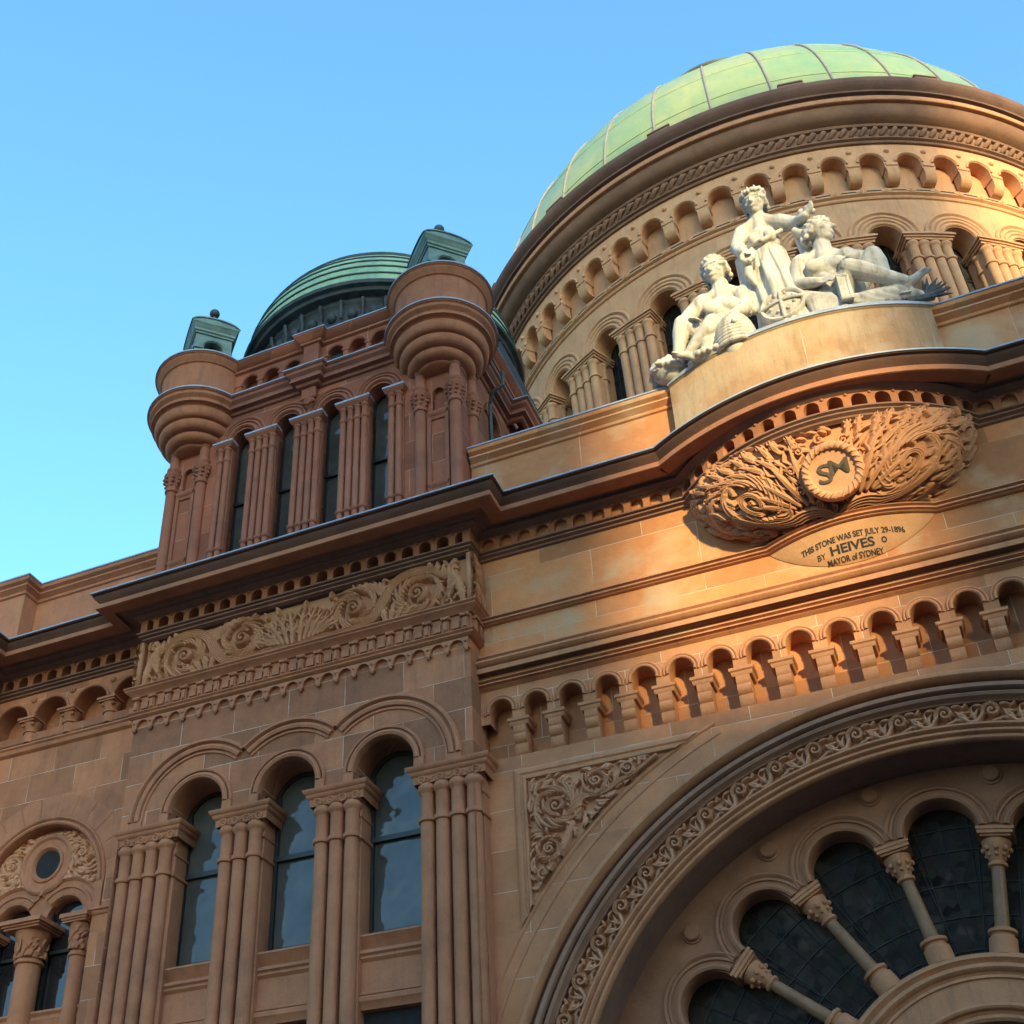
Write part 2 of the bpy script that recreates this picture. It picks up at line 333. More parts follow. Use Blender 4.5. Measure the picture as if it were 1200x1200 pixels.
# ------------------------------------------------------------------ carved relief
class Relief:
    def __init__(s, w, h, dx):
        s.w, s.h_, s.dx = w, h, dx; s.nx, s.ny = int(w / dx) + 1, int(h / dx) + 1
        s.H = np.zeros((s.ny, s.nx)); s.X = np.arange(s.nx) * dx; s.Z = np.arange(s.ny) * dx
    def stamp(s, x, z, r, ht):
        i0, i1 = max(0, int((x - r) / s.dx)), min(s.nx, int((x + r) / s.dx) + 2)
        j0, j1 = max(0, int((z - r) / s.dx)), min(s.ny, int((z + r) / s.dx) + 2)
        if i0 >= i1 or j0 >= j1: return
        d2 = ((s.X[i0:i1] - x) ** 2)[None, :] + ((s.Z[j0:j1] - z) ** 2)[:, None]
        q = 1 - d2 / (r * r); sub = s.H[j0:j1, i0:i1]
        np.maximum(sub, np.where(q > 0, ht * np.clip(1 - (1 - q) ** 2, 0, 1) ** .38, 0), out=sub)
    def stroke(s, P, W, Ht):
        P = np.asarray(P, float); n = len(P); W = np.broadcast_to(W, n); Ht = np.broadcast_to(Ht, n)
        L = np.concatenate([[0], np.cumsum(np.hypot(*np.diff(P, axis=0).T))])
        if L[-1] < 1e-6: return
        step = max(s.dx * 0.8, 0.35 * float(np.mean(W))); k = max(3, int(L[-1] / step) + 1)
        t = np.linspace(0, L[-1], k)
        for x, z, r, h in zip(np.interp(t, L, P[:, 0]), np.interp(t, L, P[:, 1]), np.interp(t, L, W), np.interp(t, L, Ht)):
            s.stamp(x, z, max(r, s.dx * 1.1), h)
    def leaf(s, x, z, ang, L, w, curl, ht, lobes=2):
        n = 14; t = np.linspace(0, 1, n); a = ang + curl * t
        P = np.stack([x + np.cumsum(np.cos(a)) * L / n, z + np.cumsum(np.sin(a)) * L / n], -1)
        nrm = np.stack([-np.sin(a), np.cos(a)], -1)
        wd = w * (0.45 + 0.55 * np.sin(PI * np.clip(t * 0.8 + 0.15, 0, 1))) * (1 - 0.6 * t ** 2)
        s.stroke(P, wd, ht * 0.82)
        for o in (-.55, 0.0, .55):
            s.stroke(P + nrm * (wd * o * (1 - .6 * t))[:, None], wd * .26, ht * (0.8 + 0.2 * np.sin(PI * t)))
        for k in range(lobes):
            for sg in (-1, 1):
                i = 4 + k * 4; aa = a[i] + sg * 0.8
                s.stroke([P[i], P[i] + 0.2 * L * np.array([math.cos(aa), math.sin(aa)]), P[i] + 0.33 * L * np.array([math.cos(aa - sg * .5), math.sin(aa - sg * .5)])], [w * .5, w * .36, w * .1], ht * 0.8)
    def vine(s, P, W, ht, n=4):
        P = np.asarray(P, float)
        for _ in range(2):                       # round the corners of the guide line
            Q = np.empty((2 * len(P) - 2, 2)); Q[0::2] = .75 * P[:-1] + .25 * P[1:]; Q[1::2] = .25 * P[:-1] + .75 * P[1:]
            P = np.vstack([P[:1], Q, P[-1:]])
        W = np.interp(np.linspace(0, 1, len(P)), np.linspace(0, 1, len(W)), W)
        t = np.gradient(P, axis=0); nr = np.stack([-t[:, 1], t[:, 0]], -1); nr /= np.linalg.norm(nr, axis=1)[:, None] + 1e-9
        s.stroke(P, W, ht * .86)
        for o in np.linspace(-.72, .72, n): s.stroke(P + nr * (W * o)[:, None], W * .62 / n, ht)
    def scroll(s, cx, cz, R, sg, a0, turns=1.55, ht=0.1, leaves=True):
        c0 = np.array([cx, cz])
        # the eye: a clean spiral with open ground between its turns
        n = 70; t = np.linspace(0, 1, n); a = a0 + sg * turns * 2 * PI * t
        ri = (.40 if leaves else .92) * R; r = ri * (.16 + .84 * (1 - t)); cs = np.stack([np.cos(a), np.sin(a)], -1)
        wd = ri * (.20 * (1 - t) + .085)
        s.stroke(c0 + cs * r[:, None], wd, ht * .88)
        for o in (-.6, 0, .6): s.stroke(c0 + cs * (r + o * wd)[:, None], wd * .26, ht * 1.05)
        s.stamp(cx, cz, ri * .17, ht * 1.1)
        if not leaves: return
        # swirling acanthus round it, ragged at the rim, open on one side
        gap0 = a0 + sg * .6
        m = 21
        for k in range(m):
            th = 2 * PI * k / m; dg = (sg * (th - gap0)) % (2 * PI)
            op = dg < 1.9
            q = np.linspace(0, 1, 12); r0 = (.84 if op else .61); r1 = 1.0 + .10 * ((k * 7) % 3 - 1) * (1 if k % 2 else .4)
            rr = R * (r0 + (r1 - r0) * q); aa = th + sg * (-.95 * q + .12)
            P = c0 + np.stack([rr * np.cos(aa), rr * np.sin(aa)], -1)
            s.stroke(P, R * (.084 + .02 * np.sin(PI * q) - .05 * q), ht * .82); s.stroke(P, R * (.030 - .014 * q), ht * (.98 - .06 * q))
            if k % 3 == 0:
                i = 8; e = aa[i] + sg * PI / 2 * -1 + sg * .35
                s.leaf(P[i, 0], P[i, 1], e + sg * .3, R * .34, R * .075, sg * .8, ht * .9, 1)
    def fill(s, n, L, w, ht, centres, spread=0.6, inside=None):
        done = 0
        for _ in range(n * 6):
            if done >= n: break
            x, z = RNG.rand() * s.w, RNG.rand() * s.h_
            if inside is not None and not inside(x, z): continue
            j, i = min(s.ny - 1, int(z / s.dx)), min(s.nx - 1, int(x / s.dx))
            if s.H[j, i] > 0: continue
            c = min(centres, key=lambda q: (x - q[0]) ** 2 + (z - q[1]) ** 2)
            a = math.atan2(z - c[1], x - c[0]) + c[2] * (PI / 2 - spread)
            s.leaf(x, z, a, L * (.7 + .6 * RNG.rand()), w, c[2] * .7, ht, 1); done += 1
    def mesh(s, mb, mp, x0, z0, base=0.0, keep=None):
        X, Z = np.meshgrid(s.X, s.Z)
        mask = None
        if keep is not None:
            k = keep(X, Z); mask = k[:-1, :-1] & k[1:, :-1] & k[1:, 1:] & k[:-1, 1:]
        mb.grid(mp(X + x0, Z + z0, s.H + base), mask=mask)

def colonnette(mb, x, y, z0, z1, r, seg=12, ring=None, base=True, ballr=1.25, balltop=True):
    p = []
    if base: p += [(r * 1.55, z0), (r * 1.55, z0 + r * .5), (r * 1.25, z0 + r * .9), (r * 1.45, z0 + r * 1.2), (r * 1.2, z0 + r * 1.6)]
    p += [(r, z0 + (r * 1.8 if base else 0))]
    if ring: p += [(r, ring - .05), (r * 1.28, ring - .035), (r * 1.32, ring), (r * 1.28, ring + .035), (r, ring + .05)]
    if balltop: p += [(r, z1 - r * 1.55), (r * 1.02, z1 - r * 1.5), (r * ballr, z1 - r * 1.15), (r * ballr * 1.06, z1 - r * .75), (r * ballr * .9, z1 - r * .35), (r * 1.05, z1 - r * .12), (r * 1.2, z1)]
    else: p += [(r, z1)]
    mb.lathe(p, x, y, seg)

# ------------------------------------------------------------------ the street, the ground
mb = MB(); mb.grid(np.array([[(-400, -400, 0), (400, -400, 0)], [(-400, 400, 0), (400, 400, 0)]], float))
M_ASPH = metal_paint('asphalt', (0.045, 0.045, 0.048), (0.06, 0.06, 0.062), 1.5, 0.9)
gr = mb.build('ground', M_ASPH, smooth=0); gr['kind'] = 'structure'

# ------------------------------------------------------------------ the sandstone building
B = thing('stone_building', (-5.0, 0.0, 0.0), 'long brown sandstone facade with carved frieze, arcades and great wheel window', 'building')
YB, YW = -0.42, 0.27                    # plane of the projecting bay, of the left wing (the centre is 0)
BX0, BX1, BC = -13.93, -6.93, -10.43
XR = 9.5
kx = lambda v: v * 1.0133
kz = lambda v: 1.6 + (v - 1.6) * 1.0133
ACX, ACZ = -0.252, 5.332                # great arch
HZ = 5.88                               # wheel hub
FX = [-4.698 + 0.6237 * k for k in range(-3, 22)]   # arches of the corbel table

# centre: lower wall, recess, fascia, upper wall
mb = MB()
mb.arcade(planar(0.0), BX1 - .05, XR, 0.0, 12.15, [(ACX, 6.60, ACZ, 0.0)], 0.0, -0.2, nseg=72)
mb.box(BX1 - .05, XR, 0.004, 0.36, 12.10, 12.149)
mb.grid(np.array([[(BX1 - .05, .35, 12.1), (XR, .35, 12.1)], [(BX1 - .05, .35, 13.6), (XR, .35, 13.6)]]))
mb.arcade(planar(0.0), BX1 - .05, XR, 12.86, 13.52, [(x, 0.2, 13.08, 12.86) for x in FX], 0.0, -0.35, nseg=14)
mb.grid(np.array([[(BX1 - .05, 0, 12.86), (XR, 0, 12.86)], [(BX1 - .05, .35, 12.86), (XR, .35, 12.86)]])[:, :0] if False else np.array([[(BX1 - .05, 0.002, 13.51), (XR, 0.002, 13.51)], [(BX1 - .05, .35, 13.51), (XR, .35, 13.51)]]))
for i in range(len(FX) - 1):
    xa, xb = FX[i] + .2, FX[i + 1] - .2
    mb.grid(np.array([[(xa, 0, 12.86), (xb, 0, 12.86)], [(xa, .35, 12.86), (xb, .35, 12.86)]]))
mb.build('wall', M_CEN, B)
mb = MB(); mb.grid(np.array([[(BX1 - .05, 0, 13.52), (XR, 0, 13.52)], [(BX1 - .05, 0, 17.3), (XR, 0, 17.3)]]))
mb.build('upper_wall', M_PATCH, B)

# arch rings of the corbel table
mb = MB()
for x in FX:
    mb.arc([(.30, 0), (.30, .02), (.285, .03), (.265, .02), (.262, .005), (.25, .005), (.248, .035), (.225, .045), (.205, .03), (.2, 0), (.2, -.05)], x, 13.08, -PI * .56, PI * .56, 24, planar(0.0))
mb.build('arch_moulding', M_CENP, B)
# brackets
def bracket_bm():
    mb = MB()
    mb.sweep([(0, 12.86), (.045, 12.86), (.045, 12.81), (.02, 12.79), (.015, 12.74), (0, 12.72)], [(-.15, .35), (-.15, 0.0), (.15, 0.0), (.15, .35)])
    mb.poly([(-.2, .35, 12.86), (-.2, -.045, 12.86), (.2, -.045, 12.86), (.2, .35, 12.86)])
    mb.poly([(-.15, .35, 12.722), (-.15, 0.0, 12.722), (.15, 0.0, 12.722), (.15, .35, 12.722)])
    pr = [(.35, 12.72), (-.005, 12.72), (-.005, 12.64), (.005, 12.60), (.02, 12.58), (.005, 12.56), (.0, 12.50), (.03, 12.44), (.075, 12.41), (.075, 12.385), (.05, 12.38), (.05, 12.33), (.065, 12.25), (.11, 12.18), (.18, 12.15), (.35, 12.15)]
    w = .11
    P = np.array([[(x, y, z) for (y, z) in pr] for x in (-w, w)]); mb.grid(P)
    mb.poly(P[0]); mb.poly(P[1][::-1])
    return mb
b0 = None
for i, x in enumerate(FX[:-1]):
    xc = x + .312
    if b0 is None:
        mbx = bracket_bm(); mbx.v = [v + np.array([xc, 0, 0]) for v in mbx.v]
        b0 = mbx.build('bracket', M_CENP, B, origin=(xc, 0, 12.5)); b0x = xc
    else:
        copy_to(b0, B, (xc - b0x, 0, 0))

# string courses of the centre
CEN = [(BX1 - .02, 0.0), (XR, 0.0)]
mb = MB()
mb.sweep([(0, 14.2), (.12, 14.18), (.14, 14.14), (.10, 14.11), (.10, 14.08), (.17, 14.06), (.21, 14.0), (.17, 13.95), (.14, 13.94), (.10, 13.925), (.15, 13.91), (.15, 13.815), (.05, 13.81)], CEN)
md = MB(); md.sweep([(.13, 13.812), (.01, 13.805), (-.08, 13.77), (-.05, 13.69), (.04, 13.688)], CEN, caps=False); md.build('shaded_sooty_groove', M_SOOT, B)  # recess shade put into dark stone for contrast, with some black crust
mb.sweep([(.03, 13.697), (.10, 13.695), (.12, 13.67), (.06, 13.65), (.06, 13.635), (.10, 13.62), (.10, 13.60), (.03, 13.585), (.03, 13.565), (.07, 13.55), (.02, 13.52), (0, 13.51)], CEN)
mb.build('string_course', M_CENP, B)
PX, PW, PB = -0.45, 1.30, 0.36          # bulge of the upper string over the plaque
def bulge(u): return -PB * np.clip(1 - np.asarray(u) ** 2, 0, 1)
ua = np.linspace(-1, 1, 29)
path = [(BX1 - .02, 0.0)] + [(PX + PW * u, float(bulge(u))) for u in ua] + [(XR, 0.0)]
mb = MB()
mb.sweep([(-.02, 15.02), (.02, 15.01), (.10, 15.0), (.12, 14.965), (.06, 14.945), (.06, 14.93), (.11, 14.915), (.11, 14.885), (.06, 14.87), (.06, 14.86), (.03, 14.845), (-.02, 14.84)], path)
mb.build('string_course', M_CENP, B)
# inscribed stone under it
mb = MB(); tt = np.linspace(0, 1, 9)
def plaque_y(x, z):
    u = (np.asarray(x, float) - PX) / PW; zb = 14.85 - .56 * np.clip(1 - u ** 2, 1e-4, 1) ** .85
    k = np.clip((np.asarray(z, float) - zb) / (14.85 - zb + 1e-6), 0, 1)
    return bulge(u) * k ** .8 - .012
uu = np.linspace(-.995, .995, 50)
zb = 14.85 - .56 * np.clip(1 - uu ** 2, 1e-4, 1) ** .85
Z = zb[None] + (14.85 - zb)[None] * tt[:, None]; X = np.repeat((PX + PW * uu)[None], 9, 0)
mb.grid(np.stack([X, plaque_y(X, Z), Z], -1))
plq = mb.build('inscribed_stone', M_PLAQ, B); plq['label'] = 'pale lens-shaped foundation stone with black lettering'
def text_mesh(txt, size, width=None, bold=.0):
    cu_ = bpy.data.curves.new('letters', 'FONT'); cu_.body = txt; cu_.size = size; cu_.align_x = 'CENTER'; cu_.align_y = 'CENTER'; cu_.offset = bold; cu_.fill_mode = 'FRONT'; cu_.resolution_u = 4
    ob = bpy.data.objects.new('letters', cu_); COL.objects.link(ob)
    dg = bpy.context.evaluated_depsgraph_get(); me = bpy.data.meshes.new_from_object(ob.evaluated_get(dg))
    bm = bmesh.new(); bm.from_mesh(me); bmesh.ops.triangulate(bm, faces=bm.faces); bmesh.ops.subdivide_edges(bm, edges=[e for e in bm.edges if e.calc_length() > size * .25], cuts=2)
    bmesh.ops.triangulate(bm, faces=bm.faces)
    V = np.array([v.co[:] for v in bm.verts]); F = [tuple(v.index for v in f.verts) for f in bm.faces]; bm.free()
    bpy.data.objects.remove(ob); bpy.data.meshes.remove(me)
    if width: V[:, 0] *= width / (V[:, 0].max() - V[:, 0].min())
    return V, F
mb = MB()
for txt, xc, zc, w, h, b_, arc_ in (('THIS STONE WAS SET JULY 29-1896', -.45, 14.650, 1.60, .115, .0035, .05), ('BY', -.96, 14.47, .13, .115, .001, 0), ('HEIVES', -.47, 14.500, .68, .175, .005, 0), ('MAYOR of SYDNEY', -.46, 14.355, .86, .11, .0025, -.02)):
    V, F = text_mesh(txt, h, w, b_)
    x = V[:, 0] + xc; z = V[:, 1] + zc - arc_ * (V[:, 0] / .83) ** 2
    mb.add(np.stack([x, plaque_y(x, z) - .006, z], -1), ngons=F)
t = np.linspace(0, 2 * PI, 21); ro, ri = .042, .022
x = .02 + np.array([ro, ri])[:, None] * np.cos(t); z = 14.505 + np.array([ro, ri])[:, None] * np.sin(t)
mb.grid(np.stack([x, plaque_y(x, z) - .006, z], -1))
mb.build('lettering', M_INK, plq, smooth=0)

# great arch
aR = (-1.75, 1.75)
mb = MB()
for a0, a1 in ((-1.75, -.40), (.40, 1.75)):
    mb.arc([(7.24, -.01), (7.24, .02), (7.20, .025), (7.18, .01), (7.17, -.01)], ACX, ACZ, a0, a1, 50, planar(0))
    mb.arc([(7.06, -.01), (7.06, .012), (7.03, .018), (7.0, .012), (7.0, -.01)], ACX, ACZ, a0, a1, 50, planar(0))
mb.arc([(6.68, -.01), (6.68, .07), (6.65, .09), (6.60, .09), (6.57, .06), (6.545, .0), (6.54, -.03)], ACX, ACZ, *aR, 120, planar(0))
md = MB()
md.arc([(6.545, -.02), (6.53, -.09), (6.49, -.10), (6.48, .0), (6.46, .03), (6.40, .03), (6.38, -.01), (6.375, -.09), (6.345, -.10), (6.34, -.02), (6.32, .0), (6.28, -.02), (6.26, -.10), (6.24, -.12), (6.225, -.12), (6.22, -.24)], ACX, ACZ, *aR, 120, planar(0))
mb.arc([(6.23, -.235), (5.87, -.235)], ACX, ACZ, *aR, 120, planar(0))
mb.arc([(5.885, -.24), (5.885, -.09), (5.87, -.06), (5.84, -.055), (5.82, -.08), (5.805, -.12), (5.79, -.12), (5.78, -.09), (5.75, -.085), (5.73, -.11), (5.72, -.15), (5.70, -.15), (5.69, -.12), (5.66, -.12), (5.64, -.14), (5.63, -.17), (5.63, -.22)], ACX, ACZ, *aR, 120, planar(0))
ga = mb.build('great_arch', M_CENP, B)
md.build('shaded_sooty_rings', stone('shaded_sooty_stone', (0.26, 0.14, 0.095), (0.37, 0.195, 0.13), grime_amt=0.5), ga)  # crusted rings, also darkened to put groove shade into the colour
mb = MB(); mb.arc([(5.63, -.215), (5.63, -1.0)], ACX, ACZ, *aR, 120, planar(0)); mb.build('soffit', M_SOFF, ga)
RB = 6.06; A0, A1 = R_(-92), R_(62)
rl = Relief(RB * (A1 - A0), .33, .0085)
mot = R_(5.93)
k = 0; ang = R_(-66.9) - 4 * mot
while ang < A1 + mot:
    cx_ = (ang - A0) * RB; sp = RB * mot; ht = .14
    rl.scroll(cx_, .19, .135, -1, R_(200), 1.4, ht, False)
    P = [(cx_ - .12, .14), (cx_ - .20, .02), (cx_ - .30, .015), (cx_ - .42, .10), (cx_ - .48, .2)]
    rl.stroke(P, [.03, .03, .028, .022, .012], ht)
    for (dx_, dz_, an, L, cv) in ((-.2, .03, 2.2, .24, -.7), (-.22, .05, 1.75, .2, -.9), (-.32, .04, 2.0, .22, .7), (.1, .3, .2, .16, -.7), (.16, .2, -.35, .18, .5), (.12, .1, -.5, .2, .6), (.0, .03, .1, .18, .4), (-.12, .28, 2.9, .15, .7), (.24, .27, .5, .12, .8), (.2, .06, .6, .14, -.6)):
        rl.leaf(cx_ + dx_, dz_, an, L, .032, cv, ht * .85, 1)
    ang += mot
mb = MB()
rl.mesh(mb, lambda x, z, d: np.stack([ACX + z * np.sin(x), 0.235 - d, ACZ + z * np.cos(x)], -1) if False else np.stack([ACX + (5.888 + z) * np.sin(A0 + x / RB), .23 - d, ACZ + (5.888 + z) * np.cos(A0 + x / RB)], -1), 0, 0)
mb.build('carved_band', M_CARVE2, ga, smooth=180)

# spandrel panel
mb = MB()
fr = [(0, -.01), (.03, .03), (.07, .05), (.12, .05), (.14, .03), (.17, .03), (.20, .07), (.24, .07), (.26, .0), (.26, -.01)]
def frame_strip(p0, p1, nx_, nz_, m0, m1):
    P = []
    for (o, d), in [((o, d),) for o, d in fr]:
        P.append([(p0[0] + nx_ * o + m0[0] * o, -d, p0[1] + nz_ * o + m0[1] * o), (p1[0] + nx_ * o + m1[0] * o, -d, p1[1] + nz_ * o + m1[1] * o)])
    mb.grid(np.array(P))
frame_strip((-6.42, 11.9), (-3.29, 11.9), 0, -1, (1, 0), (-1.65, 0))
frame_strip((-6.42, 11.9), (-6.42, 9.12), 1, 0, (0, -1), (0, 1.55))
mb.build('panel_frame', M_CENP, B)
rl = Relief(2.6, 2.5, .009); ox, oz = -6.17, 9.2
ins = lambda x, z: (np.hypot(x + ox - ACX, z + oz - ACZ) > 7.27) & (z + oz < 11.645)
for (x, z, R, sg, a0, tu) in ((-5.68, 11.06, .40, -1, R_(-90), 1.6), (-5.0, 11.35, .23, 1, R_(150), 1.5), (-4.47, 11.46, .12, 1, R_(160), 1.3), (-5.84, 10.34, .22, 1, R_(60), 1.5), (-5.95, 9.95, .11, -1, R_(80), 1.3)):
    rl.scroll(x - ox, z - oz, R, sg, a0, tu, .14)
rl.vine(np.array([(-5.45, 10.72), (-5.6, 10.35), (-5.85, 10.08), (-6.02, 9.75), (-6.05, 9.5)]) - (ox, oz), [.06, .06, .045, .03, .015], .11, 3)
rl.vine(np.array([(-5.35, 10.8), (-5.3, 11.15), (-4.9, 11.12), (-4.65, 11.28), (-4.4, 11.35), (-4.0, 11.6)]) - (ox, oz), [.06, .06, .05, .04, .03, .012], .11, 3)
rl.fill(110, .17, .035, .085, [(-5.68 - ox, 11.02 - oz, -1), (-5.02 - ox, 11.33 - oz, 1), (-4.47 - ox, 11.46 - oz, 1), (-5.82 - ox, 10.34 - oz, 1), (-5.95 - ox, 9.95 - oz, -1)], inside=ins)
mb = MB(); rl.mesh(mb, planar(0.0), ox, oz, -.0 + .004, keep=ins)
mb.build('carved_panel', M_CARVE2, B, smooth=180)

# wheel window
Dp = -0.95
W_ = MB()
pol = lambda x, z, d: np.stack([ACX + np.asarray(z) * np.sin(np.asarray(x) / 4.35), -np.asarray(d) + 0 * np.asarray(x), HZ + np.asarray(z) * np.cos(np.asarray(x) / 4.35)], -1)
ops = [(R_(20 * k) * 4.35, .52, 4.10, 4.05) for k in range(-5, 6)]
W_.arcade(pol, R_(-110) * 4.35, R_(110) * 4.35, 4.05, 5.8, ops, Dp, Dp - .38, nseg=16, dx=.3)
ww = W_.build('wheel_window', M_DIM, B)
mb = MB()
for k in range(-5, 6):
    a = R_(20 * k); cx_, cz_ = ACX + 4.10 * math.sin(a), HZ + 4.10 * math.cos(a)
    mb.arc([(.79, 0), (.79, .03), (.76, .05), (.73, .03), (.715, .01), (.70, .035), (.665, .04), (.655, .01), (.61, .01), (.60, .045), (.555, .06), (.52, .045), (.51, .0), (.51, -.06)], cx_, cz_, a - PI * .5, a + PI * .5, 30, lambda x, z, d: planar(0)(x, z, d + Dp))
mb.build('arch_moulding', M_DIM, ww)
def radial(mb, prof, a, y, seg=14):
    prof = np.asarray(prof, float); t = np.linspace(0, 2 * PI, seg, endpoint=False)
    ur = np.array([math.sin(a), 0, math.cos(a)]); ut = np.array([math.cos(a), 0, -math.sin(a)]); uy = np.array([0, -1.0, 0])
    c = np.array([ACX, y, HZ])
    P = c + prof[:, None, 0, None] * ur + prof[:, None, 1, None] * (np.cos(t)[None, :, None] * ut + np.sin(t)[None, :, None] * uy)
    mb.grid(P, cv=True)
for k in range(-5, 5):
    a = R_(10 + 20 * k); yc = -Dp + .16
    mb = MB(); radial(mb, [(2.62, .10), (3.56, .088)], a, yc, 18)
    sh = mb.build('polished_shaft', M_POL, ww, smooth=180)
    mb = MB()
    radial(mb, [(2.262, .188), (2.50, .185), (2.53, .15), (2.56, .15), (2.58, .19), (2.62, .19), (2.645, .15), (2.66, .10)], a, yc)
    mb.build('base', M_CENP, ww); mb = MB()
    radial(mb, [(3.54, .09), (3.56, .13), (3.60, .13), (3.62, .10), (3.66, .115), (3.75, .15), (3.86, .19), (3.93, .20), (3.95, .17)], a, yc)
    ur = np.array([math.sin(a), 0, math.cos(a)]); ut = np.array([math.cos(a), 0, -math.sin(a)])
    for r0, r1, w in ((3.95, 3.985, .20), (3.985, 4.04, .235), (4.04, 4.085, .25)):
        mb.obox(np.array([ACX, yc, HZ]) + ur * (r0 + r1) / 2, ut * w, np.array([0, w, 0]), ur * (r1 - r0) / 2)
    for q in range(8):
        t_ = 2 * PI * q / 8
        p = np.array([ACX, yc, HZ]) + ur * 3.80 + (math.cos(t_) * ut + math.sin(t_) * np.array([0, -1.0, 0])) * .175
        mb.ball(p, (.04, .04, .04), 6); mb.ball(p - ur * .09 - (math.cos(t_) * ut + math.sin(t_) * np.array([0, -1.0, 0])) * .04, (.03, .03, .03), 5)
    mb.build('capital', M_CENP, ww)
    mb = MB(); ab = R_(10 + 20 * k); c = (ACX + 4.92 * math.sin(ab), HZ + 4.92 * math.cos(ab))
    mb.arc([(.0, .09), (.10, .09), (.12, .075), (.13, .03), (.155, .025), (.165, 0)], c[0], c[1], 0, 2 * PI, 25, lambda x, z, d: planar(0)(x, z, d + Dp))
    mb.build('boss', M_DIM, ww)
mb = MB(); hp = lambda x, z, d: planar(0)(x, z, d + Dp)
mb.arc([(2.28, -.35), (2.28, -.02), (2.25, .03), (2.20, .04), (2.17, .0), (2.14, -.02), (2.12, .03), (2.07, .045), (2.04, .02), (2.02, -.03), (1.98, -.05), (1.97, -.01), (1.93, .0), (1.92, -.03), (1.60, -.03), (1.585, .0), (1.55, .02), (1.52, .0), (1.50, -.06), (1.46, -.08), (1.44, -.04), (1.40, -.03), (1.36, -.06), (1.35, -.4)], ACX, HZ, 0, 2 * PI, 97, hp)
mb.build('hub_ring', M_CENP, ww)
mb = MB(); t = np.linspace(0, 2 * PI, 97)
mb.grid(np.stack([ACX + np.array([[0.02], [2.3], [5.7]]) * np.sin(t), np.full((3, 97), 1.36), HZ + np.array([[0.02], [2.3], [5.7]]) * np.cos(t)], -1))
mb.build('leaded_glass', M_STGL, ww, smooth=0)
mb = MB()
for r in (2.36, 2.46, 2.95, 3.45, 3.95, 4.3):
    mb.arc([(r - .008, 0), (r - .008, .02), (r + .008, .02), (r + .008, 0)], ACX, HZ, R_(-110), R_(110), 90, planar(1.36))
for k in range(-22, 23):
    a = R_(5 * k); ur = np.array([math.sin(a), 0, math.cos(a)])
    for off in ((-.25, .25) if k % 4 == 2 else (0,)):
        ut = np.array([math.cos(a), 0, -math.sin(a)])
        mb.tube([np.array([ACX, 1.345, HZ]) + ur * 2.3 + ut * off, np.array([ACX, 1.345, HZ]) + ur * 4.62 + ut * off], .008, 5)
mb.build('lead_cames', M_CAME, ww, smooth=0)

# cornice round everything, lead on top
arcp = lambda cx_, cy_, R, half, n: [(cx_ + R * math.sin(a), cy_ - R * math.cos(a)) for a in np.linspace(-math.asin(half / R), math.asin(half / R), n)]
CP = [(-30, YB), (-18.25, YB), (-18.25, .2), (BX0, .2), (BX0, YB), (BX1, YB), (BX1, .11)] + arcp(-.52, 3.45, 4.14, 2.446, 33) + [(XR, .11)]
mb = MB()
mb.sweep([(-.8, 17.27), (.86, 17.19), (.86, 17.15), (.80, 17.14), (.80, 17.12), (.84, 17.10), (.80, 17.05), (.72, 17.0), (.68, 16.96), (.68, 16.935), (.5, 16.93)], CP, caps=False)
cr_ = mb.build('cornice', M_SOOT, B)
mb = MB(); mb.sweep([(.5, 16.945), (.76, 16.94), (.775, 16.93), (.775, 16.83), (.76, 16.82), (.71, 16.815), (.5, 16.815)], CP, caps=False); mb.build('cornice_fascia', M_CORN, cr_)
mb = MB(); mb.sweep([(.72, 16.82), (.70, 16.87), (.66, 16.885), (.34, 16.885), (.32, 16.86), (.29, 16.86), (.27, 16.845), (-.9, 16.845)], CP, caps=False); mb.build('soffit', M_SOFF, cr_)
mb = MB(); mb.sweep([(-.8, 17.285), (.875, 17.207), (.885, 17.19), (.885, 17.165), (.87, 17.165), (.862, 17.192), (-.8, 17.272)], CP, caps=False)
mb.build('lead_flashing', M_LEAD, B, smooth=20)

# dentil arcade and bed mouldings under the cornice
DR, DCY = 3.07, 1.956
DP = [(-30, YB), (-18.2, YB), (-18.2, YW), (BX0, YW), (BX0, YB), (BX1, YB), (BX1, 0.0)] + arcp(-.55, DCY, DR, 2.366, 41) + [(XR, 0.0)]
mb = MB()
mb.sweep([(-.1, 16.85), (.24, 16.84), (.24, 16.815), (.19, 16.80), (.16, 16.775), (.12, 16.765), (.10, 16.75), (-.1, 16.75)], DP)
mb.sweep([(-.2, 16.47), (.11, 16.465), (.15, 16.45), (.15, 16.42), (.10, 16.40), (.10, 16.385), (.12, 16.375), (.12, 16.355), (.06, 16.33), (.05, 16.30), (.0, 16.28), (-.02, 16.27)], DP)
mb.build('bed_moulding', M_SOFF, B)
mb = MB()
def dentils(mp, x0, x1, dx=99.):
    n = max(1, int(round((x1 - x0) / .365))); st = (x1 - x0) / n
    mb.arcade(mp, x0, x1, 16.455, 16.79, [(x0 + st * (i + .5), .118, 16.625, 16.46) for i in range(n)], .10, -.20, nseg=10, dx=dx, back=True)
    for i in range(n + 1):
        p = mp(np.array([x0 + st * i]), np.array([16.735]), np.array([.105]))[0]; mb.ball(p, .028, 6)
dentils(planar(YW), -18.1, BX0); dentils(planar(YB), BX0 - .1, BX1 + .1); dentils(planar(YB), -22, -18.3)
dentils(planar(0.0), BX1 + .1, -2.92); dentils(planar(0.0), 1.82, XR)
hb = DR * math.asin(2.366 / DR)
dentils(cylmap(-.55, DCY, DR), -hb, hb, .12)
mb.box(BX1 - .05, BX1 + .095, YB - .095, 0.0, 16.455, 16.79); mb.box(BX0 - .095, BX0 + .05, YB - .095, YW, 16.455, 16.79)
mb.build('dentil_arcade', M_CORN, B)

